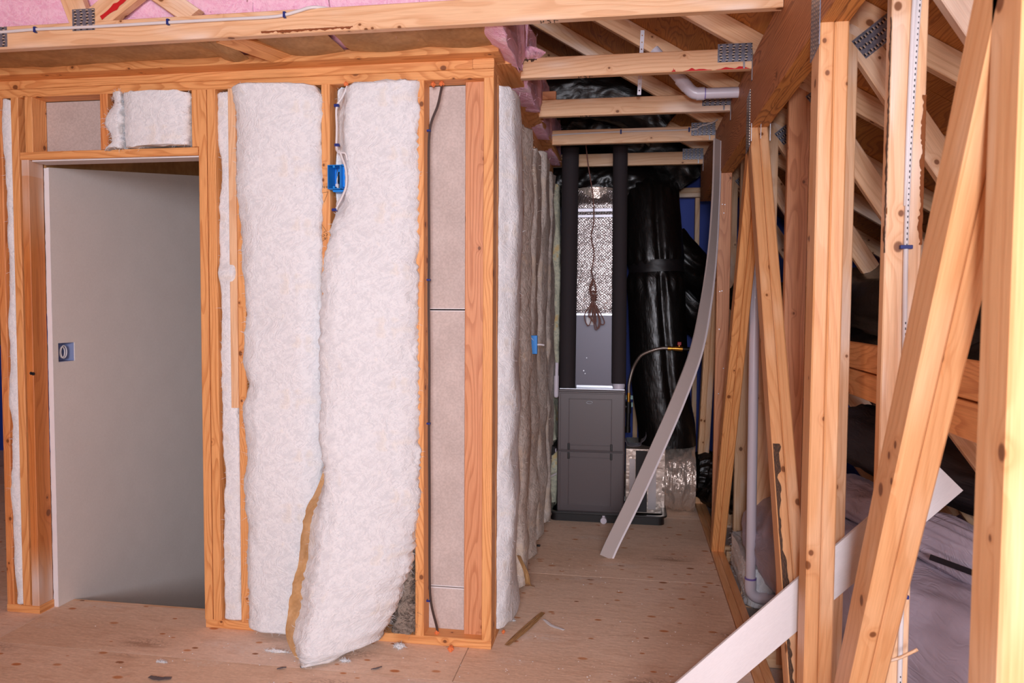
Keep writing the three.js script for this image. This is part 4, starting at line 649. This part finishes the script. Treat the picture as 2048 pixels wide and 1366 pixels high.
{
  const t = thing('return_plenum', 'foil-taped return box and wrapped elbow at the furnace foot', 'plenum', [0.2, 0.02, -5.4]);
  mesh('box', boxG(-0.012, 0.262, 0.02, 0.472, -5.66, -5.2, 0.006, 2), FOIL, t); mesh('filter_slot', boxG(0.058, 0.138, 0.03, 0.46, -5.205, -5.192, 0.003), DARKPL, t);
  mesh('tape_strip', merge([boxG(0.015, 0.055, 0.04, 0.40, -5.2, -5.1985, .0005), boxG(0.145, 0.2, 0.05, 0.45, -5.2, -5.1985, .0005)]), std({ color: 0xb0a8a8, metalness: 0.8, roughness: 0.45 }), t);
  mesh('foil_elbow', ductGeo([[0.24, 0.235, -5.42], [0.32, 0.235, -5.42], [0.40, 0.235, -5.42], [0.47, 0.235, -5.42]], 0.232, { segs: 60, M: 80, amp: 0.02, freq: 4, seed: 8 }), FOIL, t);
}
const ductGroup = 'black flexible ducts beyond the girder';
function duct(label, pts, r, mat, o) { const g = ductGeo(pts, r, o); const t = thing('flexible_duct', label, 'duct', baseOf(g), o.group); mesh('plastic_jacket', g, mat, t); if (o.band) for (const s of o.band) { const c = new THREE.CatmullRomCurve3(pts.map(p => V(...p))), a = c.getPointAt(s - 0.008), b = c.getPointAt(s + 0.008); mesh('tie_band', ductGeo([[a.x, a.y, a.z], [b.x, b.y, b.z]], r * 0.99, { segs: 4, amp: 0.003, seed: 3 }), mat === DUCTSHEEN ? DARKPL : IRON, t); } return t; }
duct('black plastic duct crossing behind the two vent pipes above the foil plenum', [[-0.62, 2.36, -5.72], [-0.40, 2.37, -5.64], [-0.2, 2.36, -5.62], [0.0, 2.34, -5.64], [0.2, 2.32, -5.75]], 0.15, DUCT, { amp: 0.03, seed: 11, segs: 70, freq: 9 });
duct('black plastic duct bundle high under the roof behind the overhead chords', [[-0.9, 2.78, -5.75], [-0.5, 2.85, -5.7], [0.0, 2.72, -5.72], [0.3, 2.6, -5.78], [0.42, 2.45, -5.85]], 0.21, DUCT, { amp: 0.03, seed: 12, segs: 80, freq: 8 });
duct('black plastic duct lying above the third overhead chord in the shade of the roof', [[-0.75, 2.80, -5.05], [-0.45, 2.88, -5.06], [-0.15, 2.86, -5.07], [0.1, 2.76, -5.1], [0.22, 2.66, -5.12]], 0.16, DUCT, { amp: 0.02, seed: 19, segs: 70, freq: 6 });
duct('black plastic duct sloping away right of the tall duct, upper one', [[0.28, 1.95, -5.85], [0.48, 1.72, -5.8], [0.72, 1.55, -5.6], [1.1, 1.45, -5.2], [1.4, 1.42, -4.6]], 0.16, DUCT, { amp: 0.025, seed: 13, segs: 80, group: ductGroup });
duct('black plastic duct sloping away right of the tall duct, lower one', [[0.35, 1.62, -5.9], [0.55, 1.38, -5.85], [0.8, 1.25, -5.6], [1.2, 1.2, -5.1], [1.35, 1.25, -4.3], [1.35, 1.28, -3.4], [1.4, 1.3, -2.4]], 0.16, DUCT, { amp: 0.025, seed: 14, segs: 110, group: ductGroup });
duct('flat-topped black duct behind the cable post', [[1.38, 1.52, -5.2], [1.30, 1.50, -4.2], [1.28, 1.47, -3.6], [1.4, 1.42, -2.8], [1.7, 1.4, -2.0]], 0.19, DUCT, { amp: 0.02, seed: 15, segs: 100, group: ductGroup });
duct('black duct bunched with a tied neck beside the foil elbow', [[0.475, 0.27, -5.44], [0.56, 0.26, -5.46], [0.68, 0.2, -5.42], [0.9, 0.2, -5.25]], u => 0.13 + 0.06 * Math.sin(u * 3), DUCT, { amp: 0.03, seed: 16, segs: 60, pleat: u => 1 - u, group: ductGroup });
duct('large duct with flash sheen coloured grey, lying on the floor at the lower right', [[0.86, 0.24, -4.1], [0.90, 0.28, -3.6], [0.98, 0.30, -3.1], [1.22, 0.25, -2.62], [1.55, 0.16, -2.36], [2.0, 0.12, -2.2]], u => 0.26 - 0.03 * u, DUCTSHEEN, { amp: 0.03, seed: 17, segs: 130, freq: 10, pleat: u => 0.4 * Math.exp(-Math.pow((u - 0.55) / 0.05, 2)) });
duct('narrow duct limb with flash sheen coloured grey, lying on top of the large grey duct at right', [[0.98, 0.62, -3.5], [1.06, 0.63, -3.0], [1.28, 0.56, -2.72], [1.6, 0.46, -2.52], [2.0, 0.40, -2.4]], 0.095, DUCTSHEEN, { amp: 0.02, seed: 18, segs: 90, pleat: u => 0.7 * Math.exp(-Math.pow((u - 0.4) / 0.05, 2)) });
duct('dark duct limb above the two grey ducts at right', [[1.05, 0.88, -3.6], [1.2, 0.84, -3.2], [1.5, 0.78, -2.95], [2.0, 0.70, -2.8]], 0.14, phys({ color: 0x2c2528, roughness: 0.5, bumpMap: ductBump, bumpScale: 0.003 }), { amp: 0.02, seed: 20, segs: 70 });
{ // strap over the grey ducts
  tag(mesh('duct_strap', sheetGeo((u, v) => { const p = V(1.04, 0.585, -2.74).lerp(V(1.62, 0.40, -2.36), u); return [p.x + 0.0, p.y + 0.02 * Math.sin(u * 3.1) + v * 0.022, p.z + v * 0.012]; }, 30, 2, 0.002), std({ color: 0x17131a, roughness: 0.5, side: THREE.DoubleSide }), null), 'black strap lying across the grey ducts at lower right', 'strap');
}
{ // drain pan
  const t = thing('drain_pan', 'shallow black plastic drain pan under the furnace', 'drain pan', [-0.13, 0, -5.3]);
  const rr2 = (x0, x1, z0, z1, r) => { const s = new THREE.Shape(); s.moveTo(x0 + r, z0); s.lineTo(x1 - r, z0); s.quadraticCurveTo(x1, z0, x1, z0 + r); s.lineTo(x1, z1 - r); s.quadraticCurveTo(x1, z1, x1 - r, z1); s.lineTo(x0 + r, z1); s.quadraticCurveTo(x0, z1, x0, z1 - r); s.lineTo(x0, z0 + r); s.quadraticCurveTo(x0, z0, x0 + r, z0); return s; };
  const wall = rr2(-0.515, 0.25, -5.75, -4.985, 0.05); wall.holes.push(rr2(-0.507, 0.242, -5.742, -4.993, 0.045)); const g = new THREE.ExtrudeGeometry(wall, { depth: 0.055, bevelEnabled: false, curveSegments: 8 }); g.rotateX(Math.PI / 2); g.translate(0, 0.058, 0); mesh('wall', g, BLACKP, t);
  const base = new THREE.ExtrudeGeometry(rr2(-0.51, 0.245, -5.745, -4.99, 0.05), { depth: 0.004, bevelEnabled: false }); base.rotateX(Math.PI / 2); base.translate(0, 0.006, 0); mesh('floor_sheet', base, BLACKP, t);
  const rim = rr2(-0.53, 0.265, -5.765, -4.97, 0.06); rim.holes.push(rr2(-0.506, 0.241, -5.741, -4.994, 0.045)); const rg = new THREE.ExtrudeGeometry(rim, { depth: 0.006, bevelEnabled: true, bevelSize: 0.003, bevelThickness: 0.003, bevelSegments: 2 }); rg.rotateX(Math.PI / 2); rg.translate(0, 0.064, 0); mesh('rim', rg, BLACKP, t);
  mesh('drain_cap', merge([cyl([-0.152, 0.024, -4.985], [-0.152, 0.024, -4.95], 0.021, 20), cyl([-0.152, 0.042, -4.975], [-0.152, 0.055, -4.975], 0.010, 12)]), PVC, t);
}
{ // condensate trap on the left of the furnace
  const t = thing('condensate_pipe', 'thin white plastic pipe with rounded end left of the furnace top', 'pipe', [-0.5, 0.83, -5.04]); mesh('tube', cyl([-0.485, 0.9, -5.04], [-0.483, 1.075, -5.04], 0.012, 16), PVC, t); mesh('socket', merge([cyl([-0.486, 0.85, -5.04], [-0.485, 0.985, -5.04], 0.0165, 16), new THREE.SphereGeometry(0.0165, 16, 12).translate(-0.486, 0.85, -5.04)]), PVC, t);
  const t2 = thing('vent_stub', 'short black pipe stub at the left side of the furnace', 'pipe', [-0.52, 0.44, -5.1]); mesh('stub', cyl([-0.49, 0.48, -5.35], [-0.525, 0.47, -5.04], 0.036, 24), BLACKP, t2); mesh('white_end', cyl([-0.5, 0.468, -5.06], [-0.484, 0.468, -5.06], 0.014, 14), PVC, t2);
  const t3 = thing('cable_tie', 'pale tube end poking from the passage wall left of the furnace', 'tube', [-0.5, 0.3, -5.0]); mesh('tube', tube([[-0.545, 0.305, -4.98], [-0.52, 0.298, -5.0], [-0.485, 0.305, -5.06]], 0.007, 20), NM, t3);
}
{ // thermostat wire hank
  const t = thing('control_wire', 'thin reddish-brown wire hanging in a bundled hank before the foil plenum', 'wire', [-0.24, 1.28, -5.02]); const z = -5.06;
  mesh('wire', tube([[-0.305, 2.56, -5.06], [-0.285, 2.4, z], [-0.252, 2.2, z], [-0.245, 2.03, z], [-0.262, 1.93, z], [-0.24, 1.82, z], [-0.255, 1.70, z], [-0.246, 1.66, z]], 0.0042, 100), TWIRE, t);
  for (let k = 0; k < 6; k++) { const a = k * 0.9, dx = 0.018 + 0.006 * Math.sin(k * 2.3), lo = [1.33, 1.31, 1.36, 1.38, 1.34, 1.30][k], sx = [-0.035, 0.03, 0.0, -0.01, 0.055, 0.02][k]; mesh('hank_loop', tube([[-0.246, 1.655 - 0.01 * k, z + 0.004 * k - .01], [-0.246 - dx, 1.58, z + 0.01 * Math.sin(a)], [-0.24 - dx * 0.4, 1.5, z + 0.01], [-0.244 + sx - 0.02, 1.4, z + 0.008 * Math.cos(a)], [-0.244 + sx, lo, z], [-0.244 + sx + 0.022, 1.36, z - 0.004], [-0.236, 1.5, z - 0.006], [-0.236 + dx * 0.6, 1.58, z], [-0.244, 1.65, z]], 0.0036, 80), TWIRE, t); }
  for (const y of [1.535, 1.52, 1.505, 1.56]) mesh('tie_wrap', new THREE.TorusGeometry(0.02, 0.0036, 8, 28).rotateX(Math.PI / 2 + 0.2).translate(-0.238, y, z), TWIRE, t);
}
{ // gas line
  const t = thing('gas_line', 'flexible steel gas line with brass valve and red handle beside the tall duct', 'gas pipe', [0.1, 0.4, -5.2]); const z = -5.2;
  mesh('flex_hose', tube([[0.004, 0.86, z], [0.006, 0.93, z], [0.03, 1.03, z], [0.065, 1.10, z + 0.02], [0.10, 1.135, z + 0.03], [0.17, 1.165, z + 0.04], [0.23, 1.178, z + 0.04], [0.272, 1.176, z + 0.04]], 0.0115, 90, 14), FLEXST, t);
  mesh('brass_fitting', merge([cyl([0.262, 1.177, z + .04], [0.285, 1.177, z + .04], 0.017, 6), cyl([0.285, 1.177, z + .04], [0.30, 1.177, z + .04], 0.012, 14), cyl([0.297, 1.177, z + .04], [0.31, 1.177, z + .04], 0.016, 6)]), BRASS, t);
  mesh('valve', merge([cyl([0.31, 1.177, z + .04], [0.36, 1.174, z + .04], 0.017, 16), cyl([0.338, 1.177, z + .04], [0.338, 1.205, z + .04], 0.008, 12)]), BRASS, t); mesh('handle', boxG(0.326, 0.352, 1.198, 1.222, z + 0.03, z + 0.05, 0.004, 2), REDP, t);
  mesh('black_pipe', merge([cyl([0.36, 1.174, z + .04], [0.56, 1.170, z + .04], 0.014, 18), cyl([0.43, 1.172, z + .04], [0.45, 1.172, z + .04], 0.019, 18), cyl([0.49, 1.171, z + .04], [0.57, 1.170, z + .04], 0.021, 18)]), IRON, t);
  mesh('brass_fitting', merge([cyl([0.003, 0.80, z], [0.004, 0.83, z], 0.014, 6), cyl([0.003, 0.83, z], [0.004, 0.862, z], 0.016, 6)]), BRASS, t);
  mesh('black_pipe', merge([cyl([0.0, 0.60, z], [0.003, 0.80, z], 0.0155, 18), cyl([0.003, 0.72, z], [0.003, 0.80, z], 0.02, 18), cyl([-0.02, 0.765, z], [0.003, 0.765, z], 0.0155, 18), cyl([0.0, 0.585, z], [0.0, 0.625, z], 0.019, 18)]), IRON, t);
}
{ // bent plastic sheet resting on the return box, and the printed label strip on the far wall
  const g = ductGeo([[0.045, 0.585, -5.23], [0.045, 0.585, -5.33]], 0.075, { segs: 6, M: 40, amp: 0.004, seed: 9 });
  const half = sheetGeo((u, v) => { const a = Math.PI * (1 + 0.98 * u) + 0.03, r = 0.078 + 0.006 * Math.sin(u * 9); return [0.045 + Math.cos(a) * r, 0.555 + Math.sin(a) * r + (u < 0.3 || u > 0.7 ? 0.02 : 0), lerp(-5.23, -5.36, v)]; }, 40, 6, 0.003); tag(mesh('plastic_scoop', half, PALEPL, null), 'clear curved plastic scrap resting on the foil return box', 'plastic scrap');
  tag(mesh('label_strip', merge([boxG(-0.02, 0.13, 0.665, 0.70, -6.425, -6.423, .0005), boxG(-0.02, 0.13, 0.60, 0.64, -6.425, -6.423, .0005)]), std({ color: 0x8fb0b0, roughness: 0.3, metalness: 0.6 }), null), 'pair of shiny metal strips on the blue wall behind the gas pipe', 'metal strip');
}

// ================================================================== PLASTIC PIPES
{
  const t = thing('drain_pipe', 'tall white plastic drain pipe standing behind the slanting girder webs', 'pipe', [0.62, 0, -3.8]);
  mesh('pipe', cyl([0.617, 0.07, -3.8], [0.603, 2.3, -3.8], 0.024, 32), PVC, t); mesh('primer_ring', cyl([0.617, 0.098, -3.8], [0.617, 0.108, -3.8], 0.0285, 32), PRIMER, t);
  mesh('elbow', merge([cyl([0.617, 0.055, -3.8], [0.617, 0.1, -3.8], 0.029, 32), new THREE.TorusGeometry(0.05, 0.0275, 16, 24, Math.PI / 2).rotateZ(Math.PI).translate(0.667, 0.055, -3.8), cyl([0.667, 0.005, -3.8], [0.70, 0.005, -3.8], 0.029, 32)]), PVC, t); mesh('pipe', cyl([0.70, 0.005, -3.8], [0.9, 0.005, -3.8], 0.024, 24), PVC, t);
  const t2 = thing('vent_elbow_pipe', 'white plastic pipe with elbow running into the beam under the roof', 'pipe', [0.35, 2.48, -3.7]); const z = -3.72;
  mesh('pipe', cyl([0.335, 2.4825, z], [0.66, 2.4825, z], 0.0255, 32), PVC, t2); mesh('pipe', cyl([0.10, 2.70, z], [0.245, 2.535, z], 0.0255, 32), PVC, t2);
  mesh('elbow', merge([cyl([0.226, 2.556, z], [0.262, 2.515, z], 0.0305, 32), tube([[0.258, 2.52, z], [0.275, 2.502, z], [0.292, 2.489, z], [0.315, 2.4825, z]], 0.029, 24, 24), cyl([0.305, 2.4825, z], [0.342, 2.4825, z], 0.0305, 32)]), PVC, t2); mesh('primer_ring', cyl([0.342, 2.4825, z], [0.347, 2.4825, z], 0.0265, 32), PRIMER, t2);
  const t4 = thing('plastic_strip', 'thin white slotted strip standing behind the drain pipe elbow', 'strip', [0.705, 0, -3.98]); mesh('strip', boxG(0.698, 0.713, 0.0, 0.235, -3.99, -3.984, 0.001), PVC, t4); for (let k = 0; k < 7; k++) mesh('slot', boxG(0.704, 0.7065, 0.02 + k * 0.03, 0.028 + k * 0.03, -3.9845, -3.9836, 0.0003), INK, t4);
  const t3 = thing('perforated_strap', 'punched white metal strap hanging between the overhead chords', 'strap', [0.035, 2.58, -3.62]); const sh = new THREE.Shape(); sh.moveTo(-0.009, 0); sh.lineTo(0.009, 0); sh.lineTo(0.009, 0.30); sh.lineTo(-0.009, 0.30); sh.closePath(); for (let k = 0; k < 9; k++) { const h = new THREE.Path(); h.absarc(0, 0.02 + k * 0.032, 0.0035, 0, 6.2832, true); sh.holes.push(h); } const g = new THREE.ExtrudeGeometry(sh, { depth: 0.0015, bevelEnabled: false, curveSegments: 5 }); g.rotateZ(-0.04); g.translate(0.032, 2.46, -3.62); mesh('strap', g, STRAPM, t3);
}

// ================================================================== LOOSE BOARDS, SCRAPS
{ // bowed trim strip
  const C = new THREE.CatmullRomCurve3([[0.478, 2.40, -4.36], [0.474, 2.10, -4.35], [0.458, 1.75, -4.34], [0.428, 1.48, -4.33], [0.380, 1.21, -4.33], [0.283, 0.925, -4.32], [0.165, 0.633, -4.31], [0.038, 0.336, -4.30], [-0.085, 0.07, -4.29], [-0.112, 0.004, -4.285]].map(p => V(...p))), S = 80, f = (j, dy) => { const u = j / S, p = C.getPointAt(u), T = C.getTangentAt(u), yaw = lerp(1.0, 0.12, sstep(0.1, 0.75, u)); let W = V(Math.cos(yaw), 0, -Math.sin(yaw)); W.addScaledVector(T, -W.dot(T)).normalize(); const N = T.clone().cross(W).normalize(); return [p, W, N, dy]; };
  const make = (a, b, h0, h1) => { const R = []; for (let j = 0; j <= S; j++) { const [p, W, N] = f(j); R.push([[a, h0], [b, h0], [b, h1], [a, h1]].map(([x, y]) => { const q = p.clone().addScaledVector(W, x).addScaledVector(N, y); return [q.x, q.y, q.z]; })); } const g = loft(R, 1).toNonIndexed(); g.computeVertexNormals(); return g; };
  const t = thing('trim_strip', 'long bowed grey strip leaning from the girder beam down to the floor', 'strip', [-0.1, 0, -4.3]); mesh('strip_face', make(-0.042, 0.030, -0.005, 0.005), TRIMW, t); mesh('strip_edge', make(0.0302, 0.041, -0.006, 0.007), TRIMEDGE, t, 'white edge of the strip');
}
tag(board('white_board', [0.10, 0.135, -2.335], [0.930, 0.967, -2.335], 0.117, 0.013, [-1, 1, 0], GYPWHITE, null, { c: 0.001 }), 'long white board leaning through the girder webs at lower right', 'board');
tag(mesh('wood_splinter', tube([[0.648, 0.532, -2.02], [0.69, 0.56, -1.995], [0.736, 0.59, -1.99]], 0.004, 16, 6), PINE[0], null), 'thin wood splinter sticking out before the white cable', 'splinter');
tag(board('osb_scrap', [-0.472, 2.578, -4.0], [-0.40, 2.578, -4.0], 0.042, 0.03, [0, 1, 0], REDW[0], null), 'small rough wood offcut standing on the third overhead chord', 'offcut');
{ // kraft scraps on the floor
  const sc = (name, label, pts, w, mat, y = 0.002, cat = 'scrap') => { const C = new THREE.CatmullRomCurve3(pts.map(p => V(p[0], p[1] ?? y, p[2]))); return tag(mesh(name, sheetGeo((u, v) => { const p = C.getPointAt(u), T = C.getTangentAt(u), s = V(-T.z, 0, T.x).normalize(); p.addScaledVector(s, (v - 0.5) * w * (0.75 + 0.5 * Math.sin(u * 3.1))); return [p.x, p.y + 0.001 + 0.002 * Math.abs(n3(u * 8, v * 2, w * 99)), p.z]; }, 24, 3, 0.0015), mat, null), label, cat); };
  sc('kraft_strip', 'narrow brown paper strip on the floor near the passage wall', [[-0.50, 0.003, -3.08], [-0.44, 0.004, -3.26], [-0.385, 0.004, -3.44]], 0.028, KRAFT);
  sc('paper_scrap', 'small curled white paper scrap on the passage floor', [[-0.375, 0.003, -3.37], [-0.33, 0.002, -3.31], [-0.27, 0.004, -3.27]], 0.014, WHITEP);
  sc('paper_scrap', 'grey paper shred on the floor at the bottom left of the photo', [[-1.83, 0.002, -2.58], [-1.78, 0.003, -2.57], [-1.74, 0.002, -2.585]], 0.02, GREYP);
  sc('paper_scrap', 'white flake near the bottom left edge of the photo', [[-1.85, 0.002, -2.46], [-1.80, 0.008, -2.455], [-1.755, 0.003, -2.46]], 0.022, WHITEP);
  sc('paper_scrap', 'dark sliver on the floor below the bottom plate', [[-1.0, 0.002, -2.78], [-0.98, 0.003, -2.79], [-0.965, 0.002, -2.81]], 0.007, GREYP);
  sc('paper_scrap', 'dark grey sliver on the floor just left of the slumped batt', [[-1.37, 0.002, -2.72], [-1.355, 0.003, -2.73], [-1.34, 0.002, -2.74]], 0.008, GREYP);
  sc('kraft_strip', 'torn brown paper edge hanging at the foot of the passage wall', [[-0.53, 0.21, -3.62], [-0.505, 0.12, -3.66], [-0.495, 0.04, -3.70], [-0.475, 0.004, -3.76]], 0.03, KRAFT);
  for (const [x, z, w, h, l] of [[-1.44, -2.86, 0.05, 0.010, 'white fibre tuft on the floor before the wide batt'], [-0.945, -2.98, 0.022, 0.02, 'white fibre tuft spilling over the bottom plate'], [-0.535, -3.33, 0.03, 0.010, 'white fibre tuft at the foot of the passage wall'], [-1.13, -2.83, 0.018, 0.009, 'small white tuft under the slumped batt tip'], [-1.86, -2.70, 0.022, 0.004, 'white plaster smear lump on the floor left of the batts']]) tag(mesh('fibre_tuft', (g => merge([g, wisps(g, 160, Math.round(-x * 100), 0.012)]))(tuftGeo([x, h * 0.6, z], w, h * 0.6, x * 7)), WHITEF, null), l, 'insulation', 'white fibre tufts on the floor');
  tag(mesh('black_clip', new RoundedBoxGeometry(0.022, 0.012, 0.012, 2, 0.004).translate(-0.525, 0.007, -4.42), BLACKP, null), 'small black plastic bit on the floor by the passage wall', 'plastic bit');
  const R = seeded(4242), P = []; for (let k = 0; k < 240; k++) { const x = R() < 0.6 ? -0.5 + R() * 0.95 : -2.4 + R() * 1.9, z = R() < 0.6 ? -2.7 - R() * 1.6 : -2.62 - R() * 0.35; if (x < -0.55 && z < -3.02) continue; const g = new THREE.DodecahedronGeometry(0.0008 + R() * 0.0017, 0); g.scale(1.4, 0.6, 1.2); g.translate(x, 0.0012, z); P.push(g); }
  const d = mesh('plaster_crumbs', merge(P), WHITEP, null); tag(d, 'tiny white plaster crumbs scattered over the wooden floor', 'crumbs'); d.userData.kind = 'stuff';
}
{ // pencil and marker writing: flat ink strokes lying on the wood
  const stroke = (pts, o, ux, uy, n, w = 0.0022) => merge(pts.map(([a, b, c, d]) => { const A = V(...o).addScaledVector(ux, a).addScaledVector(uy, b), B = V(...o).addScaledVector(ux, c).addScaledVector(uy, d), D = B.clone().sub(A), L = D.length(), X = D.normalize(), Z = n.clone(), Y = Z.clone().cross(X); const g = new THREE.BoxGeometry(L, w, 0.0006); g.translate(L / 2, 0, 0); g.applyMatrix4(new THREE.Matrix4().makeBasis(X, Y, Z).setPosition(A)); return g; }));
  const H2L = [[0, 0, 0, 1], [0, 0.5, 0.45, 0.5], [0.45, 0, 0.45, 0.55], [1.0, 0.95, 1.45, 0.95], [1.45, 0.95, 1.35, 0.4], [1.35, 0.4, 0.95, 0], [0.95, 0, 1.5, 0], [2.0, 1, 2.0, 0], [2.0, 0.05, 2.6, 0.3]].map(q => q.map((v, i) => v * (i % 2 ? 0.026 : 0.024)));
  for (const [i, x] of [[1, -0.325], [2, -0.235], [3, -0.27]]) mesh('marker_writing', stroke(H2L, [x, 2.4674, TZ[i] + 0.013], V(1, 0, 0), V(0, 0, -1), V(0, -1, 0)), INK, truss[i]);
  const sc = (rows) => rows.map(q => q.map(v => v * 0.012));
  const A = sc([[0, 0, .3, .8], [.3, .8, .5, .1], [.7, .7, 1.1, .7], [1.1, .7, .8, 0], [.8, 0, 1.3, .1], [1.5, .8, 1.8, 0], [1.8, 0, 2.1, .8]]), B = sc([[0, 0, .6, .3], [.2, .8, .9, .6], [.9, .6, .5, 1.4], [0, 1.6, .8, 2.0], [.8, 2.0, .2, 2.5], [1.2, .4, 1.0, 1.2], [1.0, 1.2, 1.7, 1.0], [1.2, 1.7, 1.8, 2.3], [1.8, 2.3, 1.1, 2.8], [.3, 3.0, 1.0, 3.4]]);
  mesh('marker_writing', merge([stroke(A, [-1.303, 1.955, -3.0335], V(1, 0, 0), V(0, 1, 0), V(0, 0, 1), 0.0014), stroke(B, [-1.301, 1.73, -3.0335], V(1, 0, 0), V(0, 1, 0), V(0, 0, 1), 0.0014), stroke([[0, 0, 0.028, 0.004], [0.028, 0.004, 0.01, -0.04], [0, -0.135, 0.02, -0.165]], [-1.304, 1.935, -3.0335], V(1, 0, 0), V(0, 1, 0), V(0, 0, 1), 0.001)]), INK, wallFront);
  const C = sc([[0, 0, .6, 1], [.6, 0, 0, 1], [1.0, 0, 1.0, 1], [1.0, .5, 1.6, .9], [1.0, .5, 1.6, 0]]).map(q => q.map(v => v * 2));
  mesh('marker_writing', stroke(C, [0.675, 0.06, TZ[4] + 0.0195], V(1, 0, 0), V(0, 1, 0), V(0, 0, 1), 0.003), INK, truss[4]);
}

// ================================================================== FILL PANEL added behind the camera
{
  const t = thing('added_fill_panel', 'large flat fill light panel added on a stand behind the camera', 'work light', [FILL.x, 0, FILL.z + 0.1]);
  const g = new THREE.BoxGeometry(FILL.w, FILL.h, 0.02), m = new THREE.Mesh(g, std({ color: 0xffffff, emissive: 0xf3f4ff, emissiveIntensity: 1.2 })); m.name = 'glowing_panel'; m.position.set(FILL.x, FILL.y, FILL.z + 0.03); m.quaternion.copy(fillLight.quaternion); m.receiveShadow = true; place(m, t);  // glowing face of the added fill panel
  mesh('housing', boxG(FILL.x - FILL.w / 2 - 0.02, FILL.x + FILL.w / 2 + 0.02, FILL.y - FILL.h / 2 - 0.02, FILL.y + FILL.h / 2 + 0.02, FILL.z + 0.09, FILL.z + 0.13, 0.01), BLACKP, t);
  mesh('stand', merge([cyl([FILL.x, 0.35, FILL.z + 0.12], [FILL.x, FILL.y, FILL.z + 0.12], 0.02), ...[0, 2.1, 4.2].map(a => cyl([FILL.x + Math.cos(a) * 0.5, 0.01, FILL.z + 0.12 + Math.sin(a) * 0.5], [FILL.x, 0.6, FILL.z + 0.12], 0.012))]), BLACKP, t);
}
renderer.render(scene, camera);
